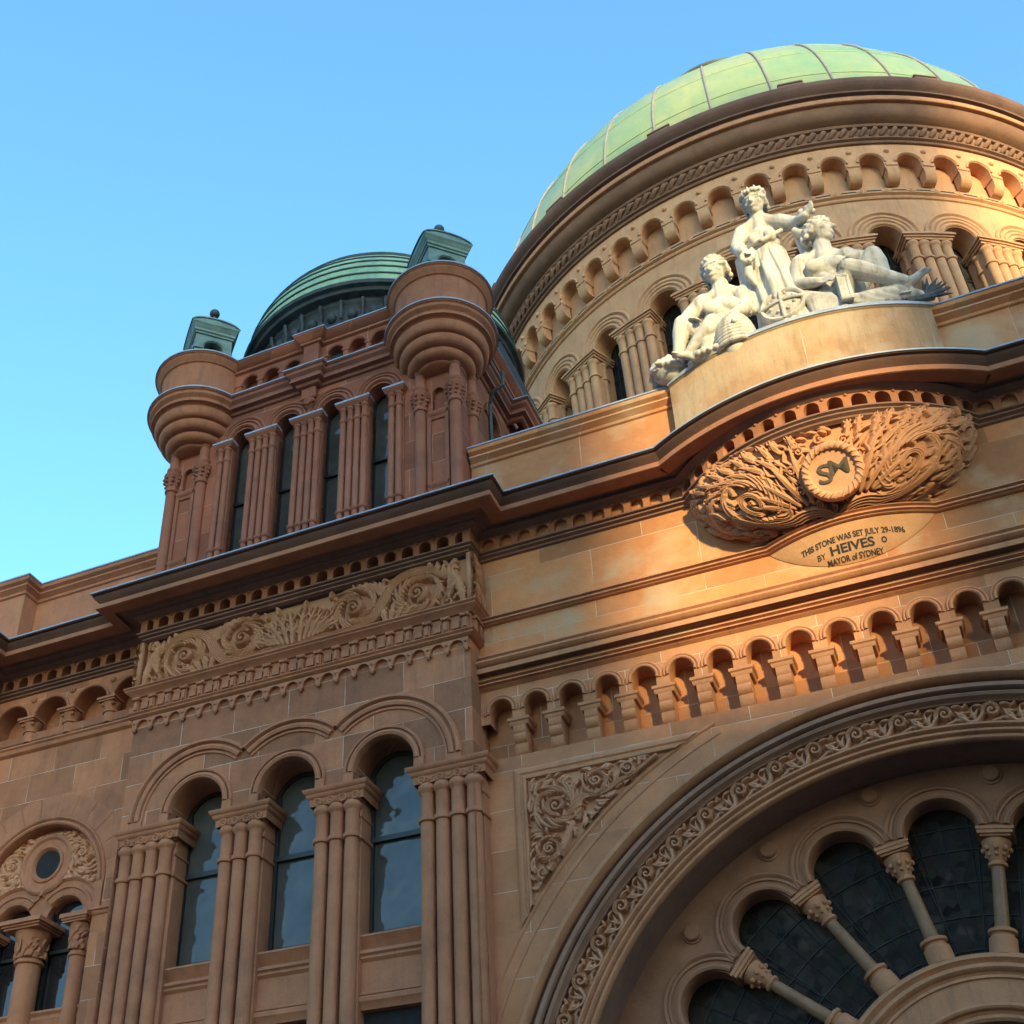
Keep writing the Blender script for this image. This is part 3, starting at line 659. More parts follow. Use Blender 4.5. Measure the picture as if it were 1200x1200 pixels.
# carved corbel under the bow
CA, CB_, CC, CT = 2.36, 1.16, 1.46, 16.38
spw = lambda v, e: np.sign(v) * np.abs(v) ** e
ph_ = np.linspace(-PI / 2 * .995, PI / 2 * .995, 600); xl, yl = CA * spw(np.sin(ph_), .92), CB_ * spw(np.cos(ph_), .80)
S_ = np.concatenate([[0], np.cumsum(np.hypot(np.diff(xl), np.diff(yl)))]); Wc = float(S_[-1])
lm_ = np.linspace(PI / 2 * .985, 0, 400); rl_, zl_ = CB_ * spw(np.cos(lm_), .72), -CC * spw(np.sin(lm_), .95)
T_ = np.concatenate([[0], np.cumsum(np.hypot(np.diff(rl_), np.diff(zl_)))]); Hc = float(T_[-1])
rl = Relief(Wc, Hc, .008); ht = .135; mc = Wc / 2
for sg in (-1, 1):
    fl = (lambda a, sg=sg: a if sg > 0 else PI - a)
    rl.scroll(mc + sg * 1.52, 1.04, .56, sg, fl(R_(-60)), 1.5, ht)
    rl.vine([(mc + sg * .10, .36), (mc + sg * .45, .52), (mc + sg * .9, .56), (mc + sg * 1.4, .50), (mc + sg * 1.9, .62), (mc + sg * 2.1, 1.0)], [.09, .10, .10, .09, .08, .06], ht, 4)
    rl.scroll(mc + sg * .17, .27, .13, -sg, R_(90), 1.3, ht, False)
    rl.scroll(mc + sg * .92, .30, .17, sg, fl(R_(90)), 1.3, ht * .9, False)
    rl.scroll(mc + sg * 1.55, .24, .15, sg, fl(R_(90)), 1.3, ht * .9, False)
    rl.scroll(mc + sg * 2.28, .62, .17, -sg, fl(R_(60)), 1.3, ht * .9, False)
    rl.scroll(mc + sg * 2.42, 1.15, .20, -sg, fl(R_(200)), 1.3, ht * .9, False)
    for k in range(5):                          # broad leaves springing up beside the roundel
        rl.leaf(mc + sg * (.50 + .15 * k), .62 + .02 * k, fl(R_(92 - 13 * k)), 1.15 - .13 * k, .072, -sg * (.05 + .12 * k), ht, 2)
    for k in range(4):
        rl.leaf(mc + sg * (.80 + .22 * k), 1.36 + .04 * k, fl(R_(66 - 11 * k)), .50, .065, -sg * .5, ht * .95, 2)
    for k in range(6):
        rl.leaf(mc + sg * (1.72 + .15 * k), 1.55 - .06 * k, fl(R_(38 - 20 * k)), .46, .06, -sg * .8, ht * .95, 2)
    for k in range(5):
        rl.leaf(mc + sg * (.50 + .27 * k), .47, fl(R_(-22 - 8 * k)), .34, .05, -sg * .7, ht * .9, 1)
for k in range(10):
    a = 2 * PI * (k + .5) / 10; rl.scroll(mc + .62 * math.cos(a), 1.12 + .60 * math.sin(a), .10, 1 if math.cos(a) > 0 else -1, a, 1.2, ht * .9, False)
for k in range(-11, 12):
    if abs(k) > 1: rl.leaf(mc + .215 * k, Hc - .42 + .03 * (k % 2), R_(90 - 5 * k + (18 if k % 2 else -12)), .40, .055, .5 * (-1) ** k, ht * .95, 2)
rl.fill(230, .19, .045, ht * .85, [(mc + 1.52, 1.06, 1), (mc - 1.52, 1.06, -1), (mc, .4, 1)])
def corbel_map(s_, t_, d):
    ph = np.interp(np.asarray(s_), S_, ph_); lam = np.interp(np.asarray(t_), T_, lm_)
    cl = spw(np.cos(lam), .72)
    dr = np.stack([CA * cl * spw(np.sin(ph), .92), -CB_ * cl * spw(np.cos(ph), .80), -CC * spw(np.sin(lam), .95)], -1)
    L = np.linalg.norm(dr, axis=-1, keepdims=True)
    P = dr * (1 + (np.asarray(d)[..., None] - .12) / np.maximum(L, .3))
    return P + np.array([-.55, 0.03, CT])
mb = MB(); rl.mesh(mb, corbel_map, 0, 0)
cor = mb.build('carved_corbel', M_CARVE, B, smooth=180); cor['label'] = 'swelling corbel of carved acanthus scrolls with a monogram roundel'
# roundel with the monogram
c0 = np.array([-.46, -.985, 15.44]); nn = np.array([0.03, -.90, -.43]); nn /= np.linalg.norm(nn)
ux = np.cross(nn, [0, 0, -1.0]); ux /= np.linalg.norm(ux); ux = ux * (1 if ux[0] > 0 else -1); uz = np.cross(ux, nn); uz = uz * (1 if uz[2] > 0 else -1)
def disc_map(x, z, d): return c0 + .88 * np.asarray(x)[..., None] * ux + .88 * np.asarray(z)[..., None] * uz + np.asarray(d)[..., None] * nn
mb = MB()
mb.arc([(.54, -.15), (.54, .02), (.52, .05), (.47, .065), (.43, .055), (.40, .03), (.395, .005), (.36, .0), (.2, .0), (.01, .01)], 0, 0, 0, 2 * PI, 61, disc_map)
for k in range(26):
    a = 2 * PI * k / 26
    mb.tube([disc_map(np.array(.525 * math.cos(a)), np.array(.525 * math.sin(a)), np.array(.045)), disc_map(np.array(.47 * math.cos(a + .09)), np.array(.47 * math.sin(a + .09)), np.array(.062)), disc_map(np.array(.415 * math.cos(a + .18)), np.array(.415 * math.sin(a + .18)), np.array(.045))], .020, 6)
mb.build('roundel', M_CARVE2, cor)
mb = MB()
for txt, xo, zo, size, w in (('S', -.14, -.05, .50, .25), ('M', .12, .03, .40, .34)):
    V, F = text_mesh(txt, size, w, .004)
    mb.add(disc_map(V[:, 0] + xo, V[:, 1] + zo, np.full(len(V), .022)), ngons=F)
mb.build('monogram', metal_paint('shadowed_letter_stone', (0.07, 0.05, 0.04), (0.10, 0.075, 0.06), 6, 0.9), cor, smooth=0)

# parapets, bow pedestal
PAR = [(0, 17.15), (0, 18.66), (.04, 18.68), (.05, 18.72), (.02, 18.745), (.02, 18.765), (.08, 18.81), (.12, 18.84), (.12, 18.88), (.09, 18.90), (.17, 18.95), (.185, 19.0), (.185, 19.06), (-.45, 19.10), (-.45, 17.15)]
FL = [(-.45, 19.115), (.20, 19.075), (.205, 19.06), (.205, 19.035), (.19, 19.035), (.187, 19.062), (-.45, 19.102)]
mf = MB()
for pth in ([(-6.95, 0.0), (-2.75, 0.0)], [(1.58, 0.0), (XR, 0.0)]):
    mb = MB(); mb.sweep(PAR, pth); mf.sweep(FL, pth, caps=False); mb.build('parapet', M_PATCH, B)
mb = MB()
pth = [(-30, -.30), (-17.55, -.30), (-17.55, .13), (-13.4, .13)]
mb.sweep(PAR, pth); mf.sweep(FL, pth, caps=False)
mb.build('parapet', M_BAYP, B)
pp = arcp(-.6, 3.59, 4.46, 2.30, 41)
mb = MB(); mb.sweep([(-.25, 17.15), (0, 17.15), (0, 18.95), (.03, 18.97), (.03, 19.02), (-.2, 19.05)], pp)
mb.poly([(x, y, 19.045) for x, y in pp] + [(1.7, 1.2, 19.045), (-2.9, 1.2, 19.045)])
mb.build('bow_pedestal', M_PED, B)
mf.sweep([(-.1, 19.085), (.04, 19.075), (.055, 19.05), (.055, 18.985), (.035, 18.985), (.033, 19.03), (-.1, 19.055)], pp, caps=False)
mf.build('lead_coping', M_LEAD, B, smooth=20)

# ------------------------------------------------------------------ projecting bay: frieze, tassels, arches, piers, windows
ZA = kz(12.06); AXS = [BC - 1.87, BC, BC + 1.87]; RO = .57
mb = MB()
mb.arcade(planar(YB), BX0, BX1, kz(11.9), 15.13, [(x, RO, ZA + .06, kz(11.9)) for x in AXS], 0, -.6, nseg=24)
for x in (BX0, BX1):
    mb.grid(np.array([[(x, YB, 0), (x, .6, 0)], [(x, YB, 16.45), (x, .6, 16.45)]]))
mb.grid(np.array([[(BX0, .45, 0), (BX1, .45, 0)], [(BX0, .45, kz(11.95)), (BX1, .45, kz(11.95))]]))
mb.build('bay_wall', M_BAY, B)
mb = MB()
for i, x in enumerate(AXS):
    a0, a1 = (-PI / 2, PI / 2)
    th = math.asin(.935 / 1.40)
    b0_, b1_ = (-PI / 2 if i == 0 else -th), (PI / 2 if i == 2 else th)
    mb.arc([(1.43, -.01), (1.43, .05), (1.41, .085), (1.36, .09), (1.34, .05), (1.33, .02), (1.31, .02), (1.30, .06), (1.26, .075), (1.21, .06), (1.20, .01), (1.185, .01), (1.175, .035), (1.14, .03), (1.13, -.01)], x, ZA, b0_, b1_, 40, planar(YB))
    mb.arc([(.76, -.01), (.76, .035), (.74, .06), (.71, .055), (.70, .01), (.68, -.0), (.67, .055), (.62, .085), (.575, .06), (.56, .0), (.56, -.08)], x, ZA + .06, -PI / 2, PI / 2, 36, planar(YB))
    for sg in (-1, 1):
        xx = x + sg * .66
        mb.box(xx - .09, xx + .09, YB - .05, YB + .02, kz(11.93), ZA + .06)
        if (i == 0 and sg < 0) or (i == 2 and sg > 0):
            mb.box(x + sg * 1.285 - .14, x + sg * 1.285 + .14, YB - .045, YB + .01, kz(11.93), ZA)
mb.build('arch_moulding', M_BAYP, B)

# carved frieze
FW, FH = BX1 - BX0 + .1, 1.16
fz0, fx0 = 15.11, BX0 - .05
rl = Relief(FW, FH, .009); ht = .18; mid = FW / 2
for sg in (-1, 1):
    fl = (lambda a, sg=sg: a if sg > 0 else PI - a)
    rl.scroll(mid + sg * 1.20, .62, .47, -sg, fl(R_(120)), 1.6, ht)
    rl.scroll(mid + sg * 2.50, .56, .49, sg, fl(R_(-80)), 1.6, ht)
    rl.scroll(mid + sg * 3.12, .17, .14, sg, R_(90), 1.3, ht, False)
    rl.vine([(mid + sg * .05, .10), (mid + sg * .5, .13), (mid + sg * .95, .10), (mid + sg * 1.5, .12), (mid + sg * 1.78, .45), (mid + sg * 1.95, .85), (mid + sg * 2.3, 1.05), (mid + sg * 2.8, 1.02), (mid + sg * 3.05, .75)], [.06, .08, .10, .11, .12, .12, .11, .09, .05], ht, 5)
    for k in range(6):
        rl.leaf(mid + sg * (.08 + .085 * k), .14 + .025 * k, fl(R_(90 - 13 * k)), .86 - .08 * k, .062, -sg * .25, ht, 2)
    for k in range(5):
        rl.leaf(mid + sg * (1.62 + .07 * k), .95 - .10 * k, fl(R_(150 - 20 * k)), .42, .08, sg * .5, ht * .95, 2)
    for k in range(4): rl.leaf(mid + sg * (1.88 + .1 * k), .10, fl(R_(110 - 22 * k)), .40, .075, -sg * .4, ht * .95, 2)
    for k in range(9):
        rl.leaf(mid + sg * (3.40 - .010 * k * k), .06 + .115 * k, R_(92) if sg > 0 else R_(88), .50 - .03 * k, .07, sg * .3 * (1 - k / 5), ht, 1)
    for k in range(5): rl.leaf(mid + sg * 3.12, .35 + .13 * k, fl(R_(70)), .30, .07, -sg * .5, ht * .9, 2)
rl.fill(25, .18, .045, ht * .7, [(mid + s * q, .57, -s if q < 2 else s) for s in (-1, 1) for q in (1.22, 2.55)])
mb = MB(); rl.mesh(mb, planar(YB), fx0, fz0, -.11)
fri = mb.build('carved_frieze', M_CARVE, B, smooth=180)
for sg in (-1, 1):                       # rounded carved ends
    rs = Relief(.5, FH, .012); rs.fill(40, .3, .05, .09, [(.25, 0, 1)])
    xe = BX1 + .05 if sg > 0 else BX0 - .05; mb = MB(); mb.box(xe - .07, xe + .015, YB - .02, 0.0, 15.1, 16.29)
    rs.mesh(mb, lambda x, z, d: np.stack([xe + sg * (np.asarray(d) + .05 * np.sin(PI * np.asarray(z - fz0) / FH)), YB - .06 + np.asarray(x), np.asarray(z)], -1), 0, fz0)
    mb.build('frieze_end', M_CARVE, fri, smooth=180)
BP = [(BX0, YW), (BX0, YB), (BX1, YB), (BX1, 0.02)]
mb = MB()
mb.sweep([(-.02, 15.13), (.20, 15.12), (.23, 15.08), (.19, 15.05), (.19, 15.03), (.15, 15.0), (.10, 14.96), (.08, 14.93), (.04, 14.92), (.04, 14.60), (.10, 14.59), (.12, 14.56), (.08, 14.53), (.08, 14.50), (.11, 14.48), (.07, 14.45), (.04, 14.43), (-.02, 14.42)], BP)
mb.build('string_course', M_BAYP, B)
n = 19; st = (BX1 - BX0 - .1) / n
mb = MB()
for i in range(n + 1):
    x = BX0 + .05 + st * i
    mb.box(x - .055, x + .055, YB - .10, YB - .03, 14.60, 14.84); mb.box(x - .03, x + .03, YB - .125, YB - .09, 14.62, 14.80)
    mb.box(x - .085, x + .085, YB - .13, YB - .03, 14.84, 14.90); mb.ball((x - .05, YB - .135, 14.855), .035, 6); mb.ball((x + .05, YB - .135, 14.855), .035, 6)
    if i < n:
        mb.box(x + .11, x + st - .11, YB - .075, YB - .03, 14.645, 14.80)
for i in range(2):
    y = YB + .12 + .2 * i
    mb.box(BX1 + .03, BX1 + .10, y - .055, y + .055, 14.60, 14.84); mb.box(BX1 + .03, BX1 + .13, y - .085, y + .085, 14.84, 14.90)
mb.build('modillions', M_BAYP, B)
mb = MB()
mb.arcade(planar(YB), BX0, BX1, 14.24, 14.42, [(BX0 + .05 + st * (i + .5), st * .36, 14.26, 14.24) for i in range(n)], .07, 0, nseg=10)
for i in range(n + 1):
    x = BX0 + .05 + st * i
    mb.box(x - .05, x + .05, YB - .075, YB, 14.20, 14.36); mb.ball((x, YB - .055, 14.185), (.04, .04, .05), 6); mb.ball((x, YB - .08, 14.33), .03, 6)
mb.build('tassel_corbels', M_BAYP, B)

# piers of clustered shafts
PIERS = [(kx(-13.12), 1.34, (-.50, -.22, .06, .35)), (kx(-11.21), 1.10, (-.30, -.02, .27)), (kx(-9.35), 1.10, (-.30, -.02, .27)), (kx(-7.30), 1.36, (-.42, -.15, .13, .41))]
zt = kz(11.93)
for xc, w, offs in PIERS:
    mb = MB(); hw = w / 2
    rect = lambda e: [(xc - hw + e, .2), (xc - hw + e, YB + e - .0), (xc + hw - e, YB + e - .0), (xc + hw - e, .2)]
    mb.box(xc - hw + .13, xc + hw - .13, YB + .19, .5, 0, zt); mb.box(xc - hw + .10, xc + hw - .10, YB + .10, YB + .25, zt - .3, zt)
    mb.sweep([(0, zt - .28), (.02, zt - .28), (.03, zt - .15), (.06, zt - .13), (.08, zt - .10), (.08, zt - .07), (.11, zt - .05), (.13, zt - .01), (.13, zt + .02), (-.3, zt + .02)], rect(.06))
    mb.sweep([(0, zt - 1.0), (.03, zt - .985), (.035, zt - .96), (.03, zt - .935), (0, zt - .92)], [(xc + hw - .13, YB + .12), (xc + hw - .13, .45)])
    mb.sweep([(0, zt - .60), (.02, zt - .585), (.02, zt - .55), (0, zt - .53)], [(xc + hw - .13, YB + .12), (xc + hw - .13, .45)])
    nl = 4
    for i in range(nl):
        xx = xc - hw + .19 + (w - .38) * i / (nl - 1); t = np.linspace(0, 2 * PI, 15)
        mb.tube([(xx + .062 * math.cos(q), YB + .035, zt - .215 + .062 * math.sin(q)) for q in t], .026, 6, caps=False)
        mb.ball((xx, YB + .04, zt - .215), .024, 6)
        if i < nl - 1: mb.tube([(xx + .075, YB + .04, zt - .155), (xx + (w - .38) / 6, YB + .035, zt - .235), (xx + (w - .38) / 3 - .075, YB + .04, zt - .155)], .018, 5)
    pr = mb.build('pier', M_BAYP, B, origin=(xc, YB, 0))
    for o in offs:
        mb = MB(); colonnette(mb, xc + o, YB + .145, 4.0, zt - .27, .122, 18, ring=zt - .93, base=False, ballr=1.34)
        mb.build('colonnette', M_BAYP, pr, origin=(xc + o, YB, 4.0), smooth=50)
# windows between them
for i, x in enumerate(AXS):
    yw = YB + .56
    mb = MB(); mb.arcade(planar(yw), x - .70, x + .70, 9.3, 13.2, [(x, .49, ZA + .06, 9.5)], 0, -.06, nseg=20)
    mb.box(x - .55, x + .55, yw - .03, yw + .05, kz(11.03), kz(11.12)); mb.box(x - .55, x + .55, yw - .02, yw + .05, 9.3, 9.58); mb.box(x - .55, x - .44, yw - .02, yw + .04, 9.3, ZA + .2); mb.box(x + .44, x + .55, yw - .02, yw + .04, 9.3, ZA + .2); mb.box(x - .7, x - .55, yw - .35, yw + .02, 9.2, ZA + .1)
    fr_ = mb.build('window', M_DARK, B, origin=(x, yw, 9.5))
    mb = MB(); mb.grid(np.array([[(x - .53, yw + .045, 9.4), (x + .53, yw + .045, 9.4)], [(x - .53, yw + .045, 13.0), (x + .53, yw + .045, 13.0)]])); mb.build('pane', M_GLASS, fr_, smooth=0)
    mb = MB()
    pth = [(x - .72, YB + .30), (x + .72, YB + .30)]
    mb.sweep([(-.4, kz(9.36)), (.06, kz(9.33)), (.08, kz(9.29)), (.05, kz(9.26)), (.03, kz(9.22)), (-.03, kz(9.16)), (-.05, kz(9.12)), (.0, kz(9.10)), (.05, kz(9.06)), (.07, kz(9.02)), (.03, kz(8.99)), (.03, kz(8.97)), (.05, kz(8.94)), (.0, kz(8.89)), (0, kz(8.42)), (.04, kz(8.40)), (.04, kz(8.37)), (.02, kz(8.36)), (.07, kz(8.32)), (.07, kz(8.26)), (.02, kz(8.20)), (0, kz(8.14)), (-.3, kz(8.12))], pth)
    mb.build('window_sill', M_BAYP, B, origin=(x, YB, 9))
    mb = MB(); mb.box(x - .7, x + .7, YB + .42, YB + .46, 3.0, 8.3); mb.build('lower_window', M_VOID, B, origin=(x, YB, 8), smooth=0)

# ------------------------------------------------------------------ left wing: blind arcade, arched pair of lights
k2 = lambda v: v * 1.015
z2 = lambda v: 1.6 + (v - 1.6) * 1.015
WC = k2(-16.02)
mb = MB()
big = [(WC, 1.42, z2(11.42), 0.0)]
mb.arcade(planar(YW), -18.4, BX0, 0.0, 15.3, big, 0, -.25, nseg=30)
bax = [k2(-15.46) + 1.015 * k for k in (-2, -1, 0, 1)]
mb.arcade(planar(YW), -18.4, BX0 + .2, 15.1, 16.5, [(x, .43, z2(15.45), 15.12) for x in bax], 0, -.42, nseg=16, back=True)
mb.grid(np.array([[(-18.25, YB, 0), (-18.25, YW, 0)], [(-18.25, YB, 17), (-18.25, YW, 17)]])); mb.grid(np.array([[(-30, YB, 0), (-18.25, YB, 0)], [(-30, YB, 17), (-18.25, YB, 17)]]))
mb.build('wing_wall', M_BAY, B)
mb = MB()
mb.sweep([(-.02, z2(14.86)), (.05, z2(14.85)), (.08, z2(14.80)), (.04, z2(14.77)), (.04, z2(14.75)), (.09, z2(14.72)), (.07, z2(14.66)), (.02, z2(14.63)), (-.02, z2(14.61))], [(-18.25, YW), (BX0, YW)])
mb.build('string_course', M_BAYP, B)
mb = MB()
for x in bax:
    mb.arc([(.49, 0), (.49, .025), (.46, .045), (.43, .03), (.42, -.02)], x, z2(15.45), -PI / 2, PI / 2, 26, planar(YW))
mb.build('arch_moulding', M_BAYP, B)
for x in bax[1:]:
    xx = x - .5075
    mb = MB(); zc = z2(15.42)
    mb.lathe([(.15, 15.10), (.15, zc - .30), (.18, zc - .29), (.18, zc - .26), (.15, zc - .24), (.16, zc - .18), (.20, zc - .10), (.21, zc - .07)], xx, YW + .10, 14)
    mb.box(xx - .19, xx + .19, YW - .13, YW + .2, zc - .07, zc - .03); mb.box(xx - .22, xx + .22, YW - .16, YW + .2, zc - .03, zc + .02)
    for q in (-1, 1): mb.ball((xx + q * .12, YW - .06, zc - .12), .04, 6)
    mb.build('colonnette', M_BAYP, B, origin=(xx, YW, 15), smooth=40)
    mb = MB(); mb.ball((xx, YW - .01, z2(15.92)), (.075, .05, .075), 8); mb.build('boss', M_BAYP, B, origin=(xx, YW, 16))
ZS = z2(10.80)
mb = MB()
tz = z2(11.42)
mb.arc([(1.60, 0), (1.60, .03), (1.57, .05), (1.54, .03), (1.53, .005), (1.51, .0), (1.50, .04), (1.46, .06), (1.43, .04), (1.415, .0), (1.415, -.1)], WC, tz, -PI / 2, PI / 2, 50, planar(YW))
for sg in (-1, 1):
    mb.box(WC + sg * 1.50 - .09, WC + sg * 1.50 + .09, YW - .045, YW + .05, ZS, tz)
# voussoirs stand a hair proud
for i in range(13):
    a0, a1 = -PI / 2 + PI * i / 13 + .012, -PI / 2 + PI * (i + 1) / 13 - .012
    mb.arc([(2.08, -.01), (2.08, .006), (1.62, .006), (1.62, -.01)], WC, tz, a0, a1, 6, planar(YW))
mb.build('arch_moulding', M_BAYP, B)
tw = MB(); yt = YW + .22
oc = (WC + .0, z2(12.10))
# tympanum with two lights below; the oculus is a ring with a dark eye
tw.arcade(planar(yt), WC - 1.45, WC + 1.45, ZS, z2(13.0), [(WC - .60, .44, z2(10.90), ZS), (WC + .60, .44, z2(10.90), ZS)], 0, -.22, nseg=20)
tym = tw.build('twin_window', M_BAYP, B, origin=(WC, yt, ZS))
rl = Relief(2.8, 1.5, .011); rl.scroll(.55, .95, .26, 1, 1.0, 1.5, .10); rl.scroll(2.25, .95, .26, -1, 2.0, 1.5, .10); rl.fill(420, .17, .042, .09, [(1.4, .5, 1), (.55, .95, -1), (2.25, .95, 1)])
kp = lambda X, Z: (np.hypot(X - 1.4, Z + ZS + .45 - tz) < 1.41) & (np.hypot(X - 1.4, Z + ZS + .45 - oc[1]) > .6) & (np.hypot(np.abs(X - 1.4) - .60, Z + ZS + .45 - z2(10.90)) > .80)
mb = MB(); rl.mesh(mb, planar(yt), WC - 1.4, ZS + .45, .004, keep=kp); mb.build('carved_infill', M_CARVE2, tym, smooth=180)
mb = MB()
for q in (-1, 1):
    mb.arc([(.86, .0), (.86, .05), (.82, .08), (.78, .06), (.76, .03), (.68, .03), (.67, .06), (.62, .07), (.60, .04), (.54, .04), (.52, .06), (.47, .05), (.44, .0), (.43, -.1)], WC + q * .60, z2(10.90), -PI / 2 if q < 0 else -R_(46), R_(46) if q < 0 else PI / 2, 34, planar(yt))
mb.arc([(.64, 0), (.64, .06), (.60, .09), (.55, .09), (.51, .05), (.40, .045), (.38, .08), (.34, .085), (.31, .05), (.29, .02), (.28, -.05)], oc[0], oc[1], 0, 2 * PI, 49, planar(yt))
mb.build('arch_moulding', M_BAYP, tym)
mb = MB(); t = np.linspace(0, 2 * PI, 33); mb.grid(np.stack([oc[0] + np.array([[.01], [.30]]) * np.sin(t), np.full((2, 33), yt - .012), oc[1] + np.array([[.01], [.30]]) * np.cos(t)], -1)); mb.build('oculus_glass', M_VOID, tym, smooth=0)
mb = MB(); mb.grid(np.array([[(WC - 1.3, yt + .21, 7), (WC + 1.3, yt + .21, 7)], [(WC - 1.3, yt + .21, 11.6), (WC + 1.3, yt + .21, 11.6)]])); mb.build('pane', glass_mat('clear_dark_glass', (0.02, 0.022, 0.026), 0.02, 0.12, 1.0), tym, smooth=0)
mb = MB()
for q in (-1, 1):
    mb.box(WC + q * .6 - .5, WC + q * .6 + .5, yt + .14, yt + .19, z2(10.32), z2(10.38)); mb.box(WC + q * 1.02 - .05, WC + q * 1.02 + .05, yt + .12, yt + .19, 8, 11.3); mb.box(WC + q * .18 - .05, WC + q * .18 + .05, yt + .12, yt + .19, 8, 11.3)
mb.build('window_frame', M_DARK, tym, smooth=0)
for xx, rr, yy in ((WC, .235, YW + .16), (WC + 1.12, .15, YW + .14), (WC - 1.12, .15, YW + .14)):
    mb = MB(); zc = ZS - .04; hh = .62
    mb.lathe([(rr, 6.0), (rr, zc - hh - .10), (rr * 1.2, zc - hh - .08), (rr * 1.22, zc - hh - .04), (rr * 1.05, zc - hh), (rr * 1.1, zc - hh + .1), (rr * 1.3, zc - .25), (rr * 1.55, zc - .10)], xx, yy, 18)
    e = rr * 1.7
    for z0_, z1_, f in ((zc - .10, zc - .06, 1.0), (zc - .06, zc - .02, 1.1), (zc - .02, zc + .06, 1.22)): mb.box(xx - e * f, xx + e * f, yy - e * f, yy + e * f, z0_, z1_)
    rs = Relief(2 * PI * rr * 1.15, hh - .12, .012); rs.fill(60, .16, .04, .05, [(rs.w / 2, .2, 1)])
    rs.mesh(mb, cylmap(xx, yy, rr * 1.15), 0, zc - hh + .02)
    mb.build('column', M_BAYP, tym, origin=(xx, yy, 6), smooth=50)
mb = MB()
mb.sweep([(-.4, z2(9.22)), (.02, z2(9.20)), (.05, z2(9.15)), (.0, z2(9.10)), (.0, z2(9.06)), (.04, z2(9.03)), (.0, z2(8.95)), (.0, 4)], [(WC - 1.35, YW + .18), (WC + 1.35, YW + .18)]); mb.build('window_sill', M_BAYP, tym)
mb = MB(); mb.sweep([(-.02, ZS + .10), (.07, ZS + .09), (.08, ZS + .04), (.04, ZS + .02), (.04, ZS - .01), (.02, ZS - .04), (-.02, ZS - .05)], [(WC + 1.0, YW), (BX0, YW)]); mb.build('impost', M_BAYP, B)
# the next bay's copper roof just shows over its parapet
mb = MB(); mb.lathe([(1.5, 18.4), (1.5, 19.25), (1.4, 19.37), (1.1, 19.6), (.6, 19.75), (.01, 19.8)], -19.35, 1.05, 40)
mb.build('copper_roof', M_COPD, B, smooth=40)

# ------------------------------------------------------------------ corner tower
TC, TY, TH = -10.44, -0.40, 3.45
T = thing('corner_tower', (TC, 3.05, 17.0), 'red sandstone corner tower with four arched windows and two round corner turrets', 'tower')
TCY = TY + TH
TW = [TC + q * 1.10 for q in (-1.5, -.5, .5, 1.5)]
TXL, TXR = TC - TH, TC + TH
tcx = (TC - 2.98, TC + 2.98)
mb = MB()
nich = []
for c in tcx: nich += [(c, .125, 20.62, 20.06), ]
mb.arcade(planar(TY), TXL, TXR, 17.0, 22.3, [(x, .30, 21.12, 17.1) for x in TW] + nich, 0, -.14 if False else -.5, nseg=14)
for c in tcx: mb.box(c - .14, c + .14, TY + .10, TY + .2, 20.0, 20.9)
sidem = lambda x, z, d: np.stack([TXR + np.asarray(d, float), TY + np.asarray(x, float), np.asarray(z, float)], -1)
mb.arcade(sidem, 0, 2 * TH, 17.0, 22.3, [(1.9, .32, 21.1, 17.1), (3.45, .32, 21.1, 17.1), (5.0, .32, 21.1, 17.1)], 0, -.5, nseg=12)
mb.grid(np.array([[(TXL, TY, 17), (TXL, TY + 2 * TH, 17)], [(TXL, TY, 22.3), (TXL, TY + 2 * TH, 22.3)]]))
mb.grid(np.array([[(TXL, TY + 2 * TH, 17), (TXR, TY + 2 * TH, 17)], [(TXL, TY + 2 * TH, 22.3), (TXR, TY + 2 * TH, 22.3)]]))
mb.build('wall', M_RED, T)
JX = [(TXL, TY), (TC - .22, TY), (TC - .22, TY - .15), (TC + .22, TY - .15), (TC + .22, TY), (TXR, TY), (TXR, TCY - .7), (TXR + .35, TCY - .7), (TXR + .35, TCY + .3), (TXR, TCY + .3), (TXR, TY + 2 * TH)]
mb = MB(); mf = MB()
mb.sweep([(-.3, 22.36), (.27, 22.30), (.27, 22.25), (.235, 22.23), (.22, 22.17), (.15, 22.11), (.14, 22.06), (.16, 22.05), (.16, 21.99), (.06, 21.97), (.05, 21.90), (.02, 21.88), (-.03, 21.87)], JX)
mf.sweep([(-.3, 22.375), (.28, 22.318), (.29, 22.30), (.29, 22.275), (.275, 22.275), (.272, 22.302), (-.3, 22.362)], JX, caps=False)
mb.build('cornice', stone('sooty_red_stone', (0.20, 0.085, 0.065), (0.34, 0.13, 0.09), grime_amt=0.5), T)
mb = MB()
par = [TC + q for q in (-1.63, -1.08, -.53, .53, 1.08, 1.63)]
mb.arcade(planar(TY + .02), TXL, TXR, 22.3, 23.22, [(x, .20, 22.86, 22.36) for x in par], 0, -.22, nseg=12, back=True)
for x in par:
    mb.arc([(.255, 0), (.255, .02), (.24, .03), (.215, .02), (.20, .0), (.2, -.03)], x, 22.86, -PI / 2, PI / 2, 20, planar(TY + .02))
for x in (TC - 1.905, TC - 1.355, TC - .805, TC + .805, TC + 1.355, TC + 1.905, TC - .28, TC + .28):
    mb.box(x - .085, x + .085, TY - .02, TY + .05, 22.80, 22.87); mb.box(x - .06, x + .06, TY - .005, TY + .05, 22.60, 22.80); mb.box(x - .08, x + .08, TY - .01, TY + .05, 22.52, 22.57)
mb.box(TC - .19, TC + .19, TY - .13, TY + .1, 22.30, 23.22)
mb.sweep([(0, 22.3), (0, 23.2), (.04, 23.22), (.05, 23.27), (.03, 23.29), (.10, 23.34), (.14, 23.41), (.16, 23.43), (.16, 23.5), (-.35, 23.53), (-.35, 22.3)], [(TXR, TY + .02), (TXR, TY + 2 * TH)])
